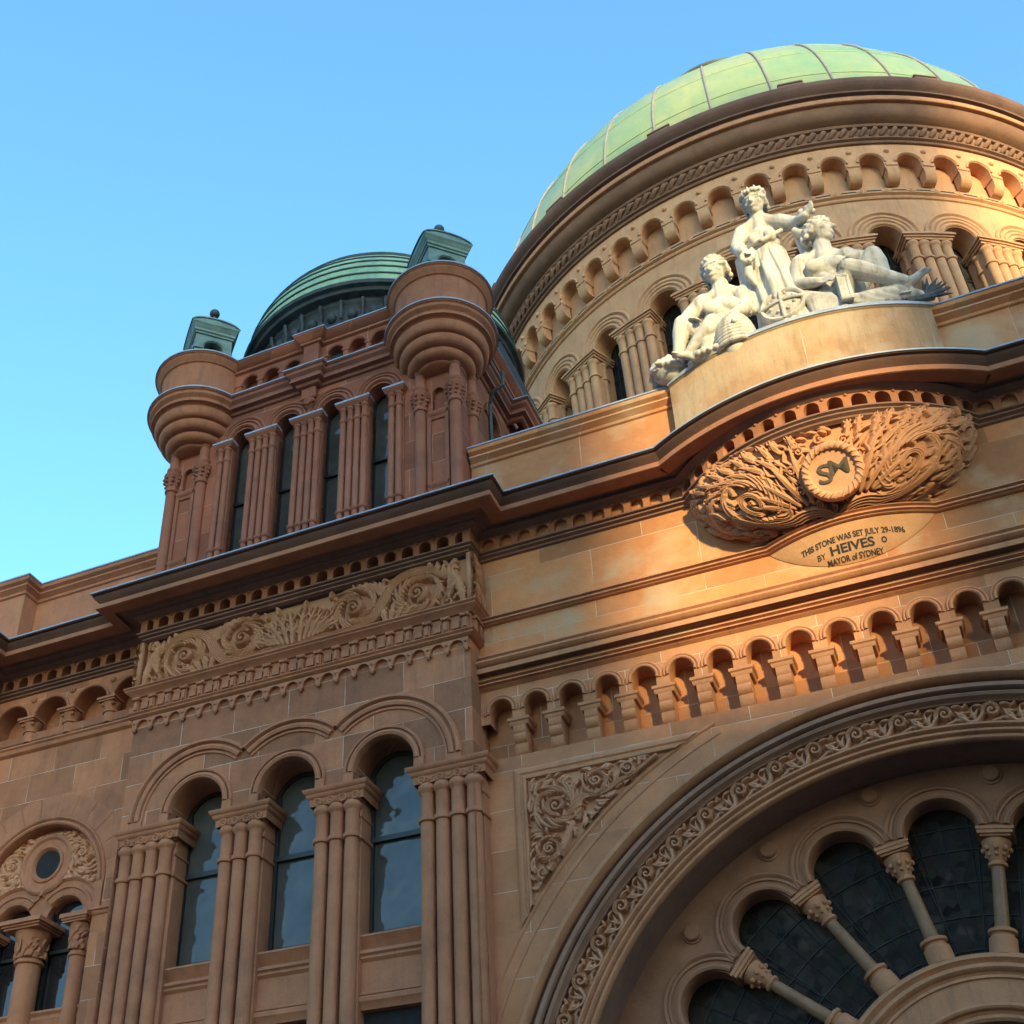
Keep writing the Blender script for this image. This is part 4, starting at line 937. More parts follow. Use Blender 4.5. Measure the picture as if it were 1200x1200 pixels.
mb.sweep([(-.02, 23.19), (.04, 23.22), (.05, 23.27), (.03, 23.29), (.10, 23.34), (.14, 23.41), (.16, 23.43), (.16, 23.5), (-.35, 23.53), (-.35, 23.19)], [(TXL, TY), (TC - .22, TY), (TC - .22, TY - .13), (TC + .22, TY - .13), (TC + .22, TY), (TXR, TY)])
mf.sweep([(-.35, 23.55), (.17, 23.52), (.18, 23.50), (.18, 23.475), (.165, 23.475), (.162, 23.502), (-.35, 23.535)], [(TXL, TY), (TC - .22, TY), (TC - .22, TY - .13), (TC + .22, TY - .13), (TC + .22, TY), (TXR, TY), (TXR, TY + 2 * TH)], caps=False)
mb.build('parapet', M_RED, T)
# console under the middle of the cornice
mb = MB()
mb.box(TC - .17, TC + .17, TY - .13, TY + .05, 21.62, 21.9); mb.sweep([(-.1, 21.62), (.02, 21.62), (.03, 21.58), (0, 21.55), (-.1, 21.55)], [(TC - .17, TY + .02), (TC - .17, TY - .12), (TC + .17, TY - .12), (TC + .17, TY + .02)])
mb.lathe([(.15, 21.56), (.16, 21.48), (.12, 21.40), (.05, 21.32), (.01, 21.27)], TC, TY - .02, 14)
for k in range(5): mb.ball((TC - .12 + .06 * k, TY - .13 + .01 * abs(k - 2), 21.47 - .03 * (2 - abs(k - 2))), .045, 6)
mb.build('console', M_REDP, T)
mb = MB()
for x in TW:
    mb.arc([(.575, 0), (.575, .03), (.55, .05), (.52, .04), (.505, .01), (.49, .0), (.475, .035), (.44, .045), (.42, .01), (.405, .01), (.39, .04), (.335, .055), (.31, .03), (.30, .0), (.3, -.06)], x, 21.16, -PI / 2, PI / 2, 30, planar(TY))
mb.build('arch_moulding', M_REDP, T)
# clustered shafts between the windows
tp = [(TC - 2.05, .50, 2)] + [(TC + q * 1.10, .80, 4) for q in (-1, 0, 1)] + [(TC + 2.05, .50, 2)]
for xc, w, n_ in tp:
    mb = MB()
    rect = [(xc - w / 2 + .06, TY + .1), (xc - w / 2 + .06, TY - .13), (xc + w / 2 - .06, TY - .13), (xc + w / 2 - .06, TY + .1)]
    mb.sweep([(-.05, 20.90), (.0, 20.90), (.02, 20.93), (.05, 20.97), (.05, 21.0), (-.3, 21.0)], rect)
    mb.box(xc - w / 2 + .02, xc + w / 2 - .02, TY - .17, TY + .1, 20.985, 21.005)
    mb.box(xc - w / 2 + .05, xc + w / 2 - .05, TY - .16, TY + .05, 17.3, 17.78)
    mb.box(xc - w / 2 + .07, xc + w / 2 - .07, TY - .03, TY + .08, 17.7, 20.95)
    pr = mb.build('pier', M_REDP, T, origin=(xc, TY, 17.3))
    mb = MB(); mb.box(xc - w / 2, xc + w / 2, TY - .195, TY + .05, 21.006, 21.055); mb.build('lead_cap', M_LEAD, pr)
    for i in range(n_):
        xx = xc + (i - (n_ - 1) / 2) * .165
        mb = MB(); colonnette(mb, xx, TY - .06, 17.78, 20.92, .068, 12, ring=20.55, ballr=1.35)
        mb.lathe([(.068, 18.06), (.095, 18.08), (.10, 18.11), (.095, 18.14), (.068, 18.16)], xx, TY - .06, 12)
        mb.build('colonnette', M_REDP, pr, origin=(xx, TY - .06, 17.78), smooth=50)
for x in TW:
    mb = MB(); yw = TY + .34
    mb.arcade(planar(yw), x - .4, x + .4, 17.2, 21.7, [(x, .25, 21.12, 17.4)], 0, -.05, nseg=14); mb.box(x - .3, x + .3, yw - .03, yw + .04, 19.55, 19.63)
    f_ = mb.build('window', M_DARK, T, origin=(x, yw, 17.4))
    mb = MB(); mb.grid(np.array([[(x - .3, yw + .04, 17.3), (x + .3, yw + .04, 17.3)], [(x - .3, yw + .04, 21.6), (x + .3, yw + .04, 21.6)]])); mb.build('pane', M_GLASS, f_, smooth=0)
for yy in (1.9, 3.45, 5.0):
    mb = MB(); mb.box(TXR - .42, TXR - .38, TY + yy - .4, TY + yy + .4, 17.0, 21.6); mb.build('window', M_VOID, T, origin=(TXR, TY + yy, 17.0), smooth=0)
    mb = MB(); mb.arc([(.55, 0), (.55, .05), (.48, .06), (.44, .02), (.38, .05), (.33, .04), (.32, 0)], yy, 21.1, -PI / 2, PI / 2, 20, sidem); mb.build('arch_moulding', M_REDP, T)
# corner shafts with carved capitals and balusters, turrets
def corner_shaft(x, y):
    mb = MB(); r = .118
    mb.lathe([(r * 1.5, 17.2), (r * 1.5, 17.75), (r * 1.2, 17.85), (r, 17.95), (r, 20.12), (r * 1.25, 20.14), (r * 1.3, 20.17), (r * 1.2, 20.20), (r * 1.15, 20.24), (r * 1.45, 20.45), (r * 1.55, 20.53), (r * 1.75, 20.56), (r * 1.75, 20.61), (r * 1.4, 20.63), (r * 1.1, 20.68), (r * 1.35, 20.74), (r * 1.35, 20.79), (r * 1.0, 20.84), (r * .95, 21.10), (r * .85, 21.16), (r * 1.1, 21.20), (r * 1.1, 21.26), (r * .5, 21.34)], x, y, 16)
    for k in range(8):
        t_ = 2 * PI * k / 8
        for zz, rr_, s_ in ((20.30, 1.22, .035), (20.40, 1.45, .042), (20.49, 1.6, .038)):
            mb.ball((x + r * rr_ * math.sin(t_ + zz * 9), y - r * rr_ * math.cos(t_ + zz * 9), zz), s_, 6)
    mb.build('corner_shaft', M_REDP, T, origin=(x, y, 17.2), smooth=40)
for c, s in zip(tcx, (-1, 1)):
    corner_shaft(c - .38, TY - .03); corner_shaft(c + .38, TY - .03)
    if s > 0: corner_shaft(TXR + .03, TY + .55)
    mb = MB()
    for zz in (20.02, 18.15):
        mb.sweep([(-.03, zz - .16), (.02, zz - .15), (.03, zz - .08), (.06, zz - .05), (.08, zz), (.08, zz + .03), (-.05, zz + .05)], [(c - .14, TY + .02), (c - .14, TY - .01), (c + .14, TY - .01), (c + .14, TY + .02)])
    for q in (-1, 1): mb.box(c + q * .19 - .04, c + q * .19 + .04, TY - .05, TY + .01, 17.2, 20.0)
    mb.build('niche_ledge', M_REDP, T)
    gro = [(1.005, 21.93), (.88, 21.66), (.71, 21.42), (.52, 21.22), (.0, 21.10)]
    pr = [(.3, 23.58), (1.14, 23.48), (1.14, 23.43), (1.11, 23.41), (1.09, 23.35), (1.03, 23.29), (1.02, 23.26), (.985, 23.24), (.97, 23.20), (.97, 22.36), (1.02, 22.35), (1.19, 22.30), (1.19, 22.24), (1.155, 22.22), (1.145, 22.15), (1.07, 22.08), (1.06, 22.03), (1.09, 22.02), (1.09, 21.97), (1.0, 21.95)]
    for (r0, z0), (r1, z1) in zip(gro[:-1], gro[1:]):
        pr.append((r0 - .03, z0 - .005)); pr.append((r0 - .03, z0 - .02))
        for q in np.linspace(0.05, 1, 9):
            a = q * PI / 2; pr.append((r1 + (r0 - .0 - r1) * math.cos(a) ** .8, z0 - .025 - (z0 - .025 - z1) * math.sin(a) ** .9 if r1 > 0 else z0 - .025 - .1 * math.sin(a)))
    mb = MB(); mb.lathe(pr, c, -.20, 56)
    tu = mb.build('turret', M_REDT, T, origin=(c, -.20, 21.1), smooth=32)
    mb = MB()
    mb.lathe([(.9, 23.57), (1.15, 23.505), (1.165, 23.49), (1.165, 23.455), (1.145, 23.455), (1.142, 23.482)], c, -.2, 56)
    mb.lathe([(.96, 22.385), (1.20, 22.32), (1.215, 22.30), (1.215, 22.265), (1.195, 22.265), (1.192, 22.302)], c, -.2, 56)
    mb.build('lead_rim', M_LEAD, tu, smooth=25)
mf.build('lead_flashing', M_LEAD, T, smooth=20)
mb = MB(); mb.tube([(TXR + .14, .95, 17.0), (TXR + .14, .95, 21.2), (TXR + .26, .8, 21.4), (TXR + .5, .8, 21.5), (TXR + .52, .8, 21.9)], .04, 8); mb.box(TXR + .03, TXR + .25, .85, 1.05, 20.0, 20.06); mb.build('downpipe', M_COPD, T, smooth=40)
mb = MB(); mb.box(TXR - .1, TXR + .17, TY + 2.2, TY + 4.6, 23.535, 23.95); mb.build('copper_gutter', metal_paint('blue_black_copper', (0.02, 0.028, 0.04), (0.045, 0.06, 0.075), 3, 0.6), T)

# ------------------------------------------------------------------ copper cupolas on the turrets
CUPL = ['green copper cupola with ball finial on the left turret of the red tower', 'green copper cupola with ball finial on the turret nearest the great dome']
for (c, lab) in zip(tcx, CUPL):
    K = thing('copper_cupola', (c, -.2, 23.5), lab, 'cupola', 'copper cupolas on the tower turrets')
    o_ = np.array([c, -.2]); h = .43; rot = R_(45)
    def fm(k, x, z, d):
        a = rot + k * PI / 2; n_ = np.array([math.sin(a), -math.cos(a)]); t_ = np.array([math.cos(a), math.sin(a)])
        x = np.asarray(x, float); d = np.asarray(d, float)
        return np.stack([o_[0] + t_[0] * x + n_[0] * (h + d), o_[1] + t_[1] * x + n_[1] * (h + d), np.asarray(z, float)], -1)
    mb = MB()
    for k in range(4):
        f = lambda x, z, d, k=k: fm(k, x, z, d)
        mb.arcade(f, -h, h, 23.5, 24.74, [(0, .215, 24.28, 23.5)], 0, -.25, nseg=14)
        mb.arc([(.30, 0), (.30, .02), (.27, .035), (.24, .03), (.22, .0)], 0, 24.28, -PI / 2, PI / 2, 18, f)
        for s_ in (-1, 1):
            mb.grid(np.array([f([s_ * .23, s_ * h], [24.20, 24.20], [.035, .035]), f([s_ * .23, s_ * h], [24.28, 24.28], [.035, .035])])); mb.grid(np.array([f([s_ * .23, s_ * h], [24.20, 24.20], [0, 0]), f([s_ * .23, s_ * h], [24.20, 24.20], [.035, .035])]))
    mb.build('body', M_COPL, K)
    corners = [tuple(o_ + h * (np.array([math.sin(rot + k * PI / 2), -math.cos(rot + k * PI / 2)]) - np.array([math.cos(rot + k * PI / 2), math.sin(rot + k * PI / 2)]))) for k in range(4)]
    mb = MB(); mb.sweep([(-.02, 24.66), (.03, 24.68), (.03, 24.73), (.06, 24.75), (.06, 24.82), (.09, 24.86), (.12, 24.94), (.13, 24.95), (.13, 25.0), (-.3, 25.02)], corners, closed=True); mb.build('cornice', M_COPL, K)
    mb = MB()
    for k in range(4):       # curved pediments and the little cross vault behind them
        t = np.linspace(-1, 1, 17); xs = t * (h + .12); zs = 25.0 + .20 * np.sqrt(np.clip(1 - t ** 2 * .92, 0, 1)) - .055
        mb.grid(fm(k, np.stack([xs, xs]), np.stack([np.full(17, 24.99), zs]), np.full((2, 17), .125)))
        mb.grid(fm(k, np.stack([xs, xs]), np.stack([zs + .02, zs + .02]), np.stack([np.full(17, .15), np.full(17, -h)])))
        mb.grid(fm(k, np.stack([xs, xs]), np.stack([zs - .02, zs + .02]), np.full((2, 17), .15)))
    mb.build('pediment', M_COPL, K)
    mb = MB(); mb.lathe([(.4, 25.05), (.30, 25.2), (.16, 25.33), (.10, 25.48), (.13, 25.56), (.09, 25.66), (.05, 25.80)], c, -.2, 18); mb.ball((c, -.2, 25.92), .125, 10); mb.build('finial', M_COPD, K, smooth=60)
    mb = MB(); mb.box(c - .2, c + .2, -.4, 0, 23.5, 24.6); mb.build('louvre', M_VOID, K)

# ------------------------------------------------------------------ banded copper dome of the tower
SX, SY = TC, TCY
S = thing('banded_copper_dome', (SX, SY, 22.4), 'green copper dome with dark horizontal bands rising behind the red tower parapet', 'dome')
pr = []
Rb, zb_, Hh = 3.40, 25.1, 2.95
for k in range(17):
    a0, a1 = PI / 2 * (k / 17) ** .95, PI / 2 * ((k + 1) / 17) ** .95
    r0, z0, r1, z1 = Rb * math.cos(a0) ** .95, zb_ + Hh * math.sin(a0), Rb * math.cos(a1) ** .95, zb_ + Hh * math.sin(a1)
    pr += [(r0 + .045, z0 - .02), (r0 + .05, z0 + .02), (r1 + .05, z1 - .03)]
pr.append((.01, zb_ + Hh + .02))
mb = MB(); mb.lathe(pr, SX, SY, 72); mb.build('copper_shell', M_COPB, S, smooth=28)
mb = MB()
for k in range(17):
    a1 = PI / 2 * ((k + 1) / 17) ** .95; r1, z1 = Rb * math.cos(a1) ** .95, zb_ + Hh * math.sin(a1)
    if r1 > .2: mb.lathe([(r1 + .052, z1 - .05), (r1 + .08, z1 - .04), (r1 + .08, z1 - .01), (r1 + .04, z1 + .01)], SX, SY, 72)
mb.lathe([(3.2, 25.12), (3.52, 25.10), (3.55, 25.04), (3.52, 24.98), (3.42, 24.95), (3.38, 24.88), (3.2, 24.85)], SX, SY, 72)
mb.build('dark_band', M_COPD, S, smooth=30)
mb = MB(); mb.lathe([(3.2, 24.9), (3.22, 24.7), (3.15, 24.6), (3.15, 23.2), (3.3, 23.1), (3.3, 22.4)], SX, SY, 72)
for k in range(40):
    a = 2 * PI * k / 40; p = lambda r, z: (SX + r * math.sin(a), SY - r * math.cos(a), z)
    mb.tube([p(3.17, 24.75), p(3.28, 24.72), p(3.27, 24.55), p(3.22, 24.45), p(3.24, 24.2)], [.04, .05, .05, .04, .03], 6)
    if k % 2 == 0: mb.tube([p(3.2, 23.1), p(3.2, 24.2)], .09, 8)
    a += PI / 40; mb.ball(p(3.17, 24.35), (.12, .12, .16), 6)
mb.build('drum', metal_paint('blackened_copper', (0.012, 0.016, 0.02), (0.05, 0.06, 0.065), 2.5, 0.65, 0.3), S, smooth=40)
mb = MB(); mb.lathe([(.7, 28.0), (.7, 28.15), (.5, 28.25), (.45, 28.6), (.25, 28.75), (.05, 28.9)], SX, SY, 20); mb.build('finial', M_COPL, S, smooth=40)

# ------------------------------------------------------------------ the great dome
DX, DY = -1.5, 15.0
G = thing('great_dome', (DX, DY, 17.0), 'huge central dome of yellow green copper on a tan arcaded stone drum', 'dome')
RW = 9.32
cm = cylmap(DX, DY, RW)
NW = 31; SPW = 2 * PI / NW
W0 = R_(20.95)
wins = [W0 + SPW * k for k in range(-9, 6)]
mb = MB()
mb.arcade(cm, RW * (wins[0] - SPW / 2), RW * (wins[-1] + SPW / 2), 23.0, 29.6, [(RW * a, .42, 28.08, 23.0) for a in wins], 0, -.6, nseg=16, dx=.2)
mb.lathe([(RW, 23.0), (RW, 29.6)], DX, DY, 60, wins[-1] + SPW / 2, wins[0] - SPW / 2 + 2 * PI)
mb.lathe([(RW - .62, 20.0), (RW - .62, 23.05)], DX, DY, 90)
mb.build('drum_wall', M_DRUM, G)
mb = MB()
for a in wins:
    mb.arc([(.905, -.02), (.905, .04), (.88, .07), (.84, .075), (.81, .045), (.79, .015), (.775, .01), (.765, .045), (.73, .06), (.69, .055), (.665, .02), (.65, .01), (.64, .04), (.605, .055), (.57, .05), (.545, .015), (.51, .01), (.50, .035), (.46, .05), (.43, .03), (.42, .0), (.42, -.06)], RW * a, 28.10, -PI / 2, PI / 2, 34, cm)
mb.build('arch_moulding', M_DRUM, G)
def pier_dome():
    a = 0.0; mp = lambda x, z, d: cm(x, z, d); mb = MB()
    def blk(w, z0, z1, d):
        xs = np.array([-w, 0, w]); P = mp(np.stack([xs] * 2), np.stack([np.full(3, z0), np.full(3, z1)]), np.full((2, 3), d)); mb.grid(P)
        for zz in (z0, z1): mb.grid(mp(np.stack([xs] * 2), np.full((2, 3), zz), np.stack([np.full(3, -.3), np.full(3, d)])))
        for s_ in (-w, w): mb.grid(mp(np.full((2, 2), s_), np.array([[z0, z0], [z1, z1]]), np.array([[-.6, d], [-.6, d]])))
    blk(.62, 27.82, 27.88, .20); blk(.66, 27.88, 27.94, .245); blk(.58, 27.74, 27.82, .165); blk(.60, 27.94, 28.0, .21)
    return mb
mbp = pier_dome()
def shaft_dome(mb, x, d, r=.125):
    p = cm(np.array(x), np.array(0.0), np.array(d)); colonnette(mb, p[0], p[1], 22.5, 27.76, r, 14, ring=27.12, base=False, ballr=1.28)
first = None
for a in [w + SPW / 2 for w in wins[:-1]]:
    o = bpy.data.objects.new('pier', None)
    mb = MB(); mb.v = [v.copy() for v in mbp.v]; mb.n = mbp.n; mb.q = mbp.q; mb.ng = mbp.ng
    ca, sa = math.cos(a), math.sin(a)
    V = np.vstack(mb.v); x, y = V[:, 0] - DX, V[:, 1] - DY
    mb.v = [np.stack([DX + x * ca - y * sa, DY + x * sa + y * ca, V[:, 2]], -1)]
    org = (DX + RW * sa, DY - RW * ca, 23.0)
    pi_ = mb.build('pier', M_DRUM, G, origin=org)
    bpy.data.objects.remove(o)
    for q in (-.41, -.137, .137, .41):
        mb = MB(); p = cm(np.array(RW * a + q), np.array(0.0), np.array(.03)); shaft_dome(mb, RW * a + q, .03)
        mb.build('colonnette', M_DRUM, pi_, origin=tuple(p), smooth=50)
    mb = MB()
    for q in (-.45, .45): shaft_dome(mb, RW * a + q, -.28, .11)
    mb.build('rear_shafts', M_DRUM, pi_, smooth=50)
for a in wins:
    mb = MB(); am = cylmap(DX, DY, RW - .62, a)
    mb.grid(am(np.array([[-.6, 0, .6]] * 2), np.array([[22.5] * 3, [29] * 3]), np.zeros((2, 3))))
    w_ = mb.build('window', M_STGL, G, origin=tuple(am(np.array(0.), np.array(23.), np.array(0.))), smooth=0)
    mb = MB()
    for zz in (24.2, 25.2, 26.2, 27.2): mb.tube(am(np.linspace(-.5, .5, 4), np.full(4, zz), np.full(4, .02)), .02, 5)
    for xx in (-.2, .2): mb.tube(am(np.full(3, xx), np.linspace(23, 28.4, 3), np.full(3, .02)), .018, 5)
    mb.build('glazing_bars', M_CAME, w_, smooth=0)
# bead string, corbel frieze, rope, cornice
mb = MB(); mb.lathe([(RW - .05, 29.50), (RW + .04, 29.54), (RW + .06, 29.58), (RW + .03, 29.62), (RW + .03, 29.66), (RW + .10, 29.70), (RW + .10, 29.86), (RW + .06, 29.88), (RW + .02, 29.92), (RW - .05, 29.93)], DX, DY, 180)
nb = 93
for k in range(nb):
    a = 2 * PI * k / nb; f = cylmap(DX, DY, RW + .10, a)
    t = np.linspace(0, 2 * PI, 11); mb.tube(f(.055 * np.cos(t), 29.78 + .055 * np.sin(t), np.full(11, .0)), .022, 5, caps=False); mb.ball(f(np.array(0.), np.array(29.78), np.array(0.)), .03, 5); xs = np.array([-.13, 0, .13]); mb.grid(f(np.stack([xs] * 4), np.stack([np.full(3, z) for z in (29.74, 29.74, 29.82, 29.82)]), np.stack([np.full(3, q) for q in (-.02, .012, .012, -.02)])))
mb.build('bead_string', M_DRUM, G)
mb = MB(); mb.lathe([(RW + .06, 29.756), (RW + .103, 29.756), (RW + .103, 29.80), (RW + .06, 29.80)], DX, DY, 200); mb.build('bead_string_slot', M_VOID, G, smooth=30)
NF = 62; SF = 2 * PI / NF; F0 = R_(13.1); RF = RW + .30
fm_ = cylmap(DX, DY, RF)
ks = range(-20, 13)
mb = MB()
mb.arcade(fm_, RF * (F0 + SF * ks[0]), RF * (F0 + SF * (ks[-1] + 1)), 30.45, 31.45, [(RF * (F0 + SF * (k + .5)), .31, 30.68, 30.45) for k in ks], 0, -.40, nseg=14, dx=.15)
mb.lathe([(RF, 30.0), (RF, 31.45)], DX, DY, 70, F0 + SF * (ks[-1] + 1), F0 + SF * ks[0] + 2 * PI)
mb.lathe([(RW - .04, 29.9), (RW - .04, 31.4), (RF, 31.42)], DX, DY, 180)
for k in ks:
    mb.arc([(.385, 0), (.385, .025), (.36, .045), (.335, .04), (.32, .01), (.31, .0), (.31, -.04)], RF * (F0 + SF * (k + .5)), 30.68, -PI / 2, PI / 2, 22, fm_)
    p = fm_(np.array(RF * (F0 + SF * k)), np.array(31.12), np.array(.0)); mb.ball(p, .075, 7)
mb.build('corbel_frieze', M_DRUM, G)
br0 = None
for k in ks:
    a = F0 + SF * k; f = cylmap(DX, DY, RF, a); mb = MB()
    prf = [(.01, 30.60), (.03, 30.58), (.03, 30.52), (-.0, 30.50), (.0, 30.40), (-.01, 30.25), (-.04, 30.15), (-.10, 30.07), (-.18, 30.03), (-.28, 30.02)]
    for w, z1 in ((.155, 0), ):
        P = np.array([[f(np.array(s_ * w), np.array(z), np.array(d)) for d, z in prf] for s_ in (-1, 1)]); mb.grid(P)
        for s_ in (0, 1): mb.poly([tuple(v) for v in P[s_]] + [tuple(f(np.array((2 * s_ - 1) * w), np.array(30.60), np.array(-.28)))])
    mb.build('bracket', M_DRUM, G, origin=tuple(f(np.array(0.), np.array(30.2), np.array(0.))))
mb = MB()
mb.lathe([(RF - .05, 31.40), (RF + .06, 31.42), (RF + .08, 31.46), (RF + .05, 31.49), (RF + .05, 31.53), (RF + .12, 31.56), (RF + .13, 31.60), (RF + .08, 31.63), (RF + .08, 31.66), (RF + .08, 31.98), (RF + .16, 32.0), (RF + .18, 32.05), (RF + .14, 32.08), (RF + .14, 32.14), (RF + .30, 32.20), (RF + .40, 32.32), (RF + .45, 32.48), (RF + .46, 32.58)], DX, DY, 200)
co_ = mb.build('cornice', M_DRUMC, G)
mb = MB(); mb.lathe([(RF + .4, 32.575), (RF + .555, 32.58), (RF + .57, 32.60), (RF + .57, 32.74), (RF + .54, 32.76), (RF + .4, 32.765)], DX, DY, 200); mb.build('cornice_fascia', M_CENP, co_)
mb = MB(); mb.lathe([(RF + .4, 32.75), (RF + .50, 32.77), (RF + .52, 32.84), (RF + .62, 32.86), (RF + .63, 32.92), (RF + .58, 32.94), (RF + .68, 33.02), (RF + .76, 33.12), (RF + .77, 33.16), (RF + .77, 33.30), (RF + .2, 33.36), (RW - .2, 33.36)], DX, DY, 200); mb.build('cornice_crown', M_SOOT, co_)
mb = MB(); nr_ = 230
for k in range(nr_):
    a = 2 * PI * k / nr_
    f = cylmap(DX, DY, RF + .10, a)
    mb.tube(f(np.array([-.10, -.03, .04, .11]), np.array([31.68, 31.78, 31.88, 31.97]), np.array([-.02, .05, .05, -.02])), [.05, .075, .075, .05], 6)
mb.build('rope_moulding', M_DRUMC, G, smooth=60)
NRB = 36; RB0 = R_(0.74)
for k in range(-5, 6):
    a = R_(-7.5 + 20 * k); mb = MB()
    f = cylmap(DX, DY, RF + .72, a); xs = np.linspace(-.33, .33, 5)
    zd = [(33.30, -.6), (33.30, .03), (33.40, .03), (33.40, -.05), (33.46, -.05), (33.46, .02), (33.51, .02), (33.51, -.6)]
    P = f(np.stack([xs] * len(zd)), np.stack([np.full(5, z) for z, d in zd]), np.stack([np.full(5, d) for z, d in zd])); mb.grid(P)
    mb.poly(P[:, 0]); mb.poly(P[::-1, -1])
    mb.build('parapet_block', M_DRUMC, G, origin=tuple(f(np.array(0.), np.array(33.3), np.array(0.))))
dl = np.linspace(0, PI / 2 * .98, 40); Rd, Zd, Hd = 9.62, 33.3, 9.9
dome_prof = [(Rd * math.cos(t), Zd + Hd * math.sin(t)) for t in dl]
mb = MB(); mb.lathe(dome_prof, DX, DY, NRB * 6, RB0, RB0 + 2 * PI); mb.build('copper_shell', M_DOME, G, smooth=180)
for k in range(NRB):
    a = RB0 + 2 * PI * k / NRB; mb = MB()
    P = [(DX + (r + .01) * math.sin(a), DY - (r + .01) * math.cos(a), z + .01) for r, z in dome_prof]
    mb.tube(P, .04, 8); mb.build('rib', M_RIB, G, smooth=60)
mb = MB()
for t in (.17, .36, .56, .78, 1.0, 1.2):
    r, z = Rd * math.cos(t), Zd + Hd * math.sin(t)
    mb.lathe([(r + .01, z - .03), (r + .022, z - .02), (r + .022, z + .0), (r + .0, z + .015)], DX, DY, 144)
mb.build('panel_seams', metal_paint('copper_seam', (0.16, 0.27, 0.17), (0.22, 0.33, 0.2), 2, 0.5), G, smooth=40)
mb = MB(); mb.lathe([(2.2, 42.4), (2.1, 46.6), (2.35, 46.7), (2.6, 46.98), (2.6, 47.08), (2.0, 47.25), (1.2, 47.4), (.01, 47.5)], DX, DY, 40)
mb.build('lantern', M_COPD, G, smooth=35)
G.rotation_euler = (0, R_(-1.2), 0); G.location.x += .27

# ------------------------------------------------------------------ the marble figures on the bow pedestal
def capsule(mb, p0, r0, p1, r1, seg=14):
    p0, p1 = np.array(p0, float), np.array(p1, float); d = p1 - p0; L = np.linalg.norm(d)
    if L < 1e-6: mb.ball(p0, r0, 8); return
    d /= L; u = np.cross(d, [0, 0, 1.0] if abs(d[2]) < .9 else [1.0, 0, 0]); u /= np.linalg.norm(u); w = np.cross(d, u)
    rings = []
    for a in np.linspace(-PI / 2 + .05, 0, 6): rings.append((math.sin(a) * r0, math.cos(a) * r0))
    for a in np.linspace(0, PI / 2 - .05, 6): rings.append((L + math.sin(a) * r1, math.cos(a) * r1))
    t = np.linspace(0, 2 * PI, seg, endpoint=False)
    P = np.array([p0 + d * s + r * (np.cos(t)[:, None] * u + np.sin(t)[:, None] * w) for s, r in rings])
    mb.grid(P, cv=True); mb.poly(P[0]); mb.poly(P[-1][::-1])
def chain(mb, pts, rad):
    for a, b, ra, rb in zip(pts[:-1], pts[1:], rad[:-1], rad[1:]): capsule(mb, a, ra, b, rb)
def ell(mb, c, r, ax=None):
    b = MB(); b.ball((0, 0, 0), 1.0, 12)
    M = np.diag(r) if ax is None else np.stack([np.array(ax[i]) * r[i] for i in range(3)], 0)
    for v in b.v: mb.v.append(v @ M + np.array(c))
    for q in b.q: mb.q.append(q + mb.n)
    mb.ng += [tuple(i + mb.n for i in f) for f in b.ng]; mb.n += b.n
def sculpt(mb, name, mat, origin, voxel=.015, smooth=3, parent=None):
    o = mb.build(name, mat, parent, origin=origin, smooth=0, rem=0)
    bm = bmesh.new(); bm.from_mesh(o.data); bmesh.ops.recalc_face_normals(bm, faces=bm.faces); bm.to_mesh(o.data); bm.free()
    r = o.modifiers.new('r', 'REMESH'); r.mode = 'VOXEL'; r.voxel_size = voxel
    s = o.modifiers.new('s', 'SMOOTH'); s.factor = .5; s.iterations = smooth
    dg = bpy.context.evaluated_depsgraph_get(); me = bpy.data.meshes.new_from_object(o.evaluated_get(dg))
    o.modifiers.clear(); old = o.data; o.data = me; bpy.data.meshes.remove(old); me.name = name
    if not me.materials: me.materials.append(mat)
    me.polygons.foreach_set('use_smooth', [True] * len(me.polygons))
    return o
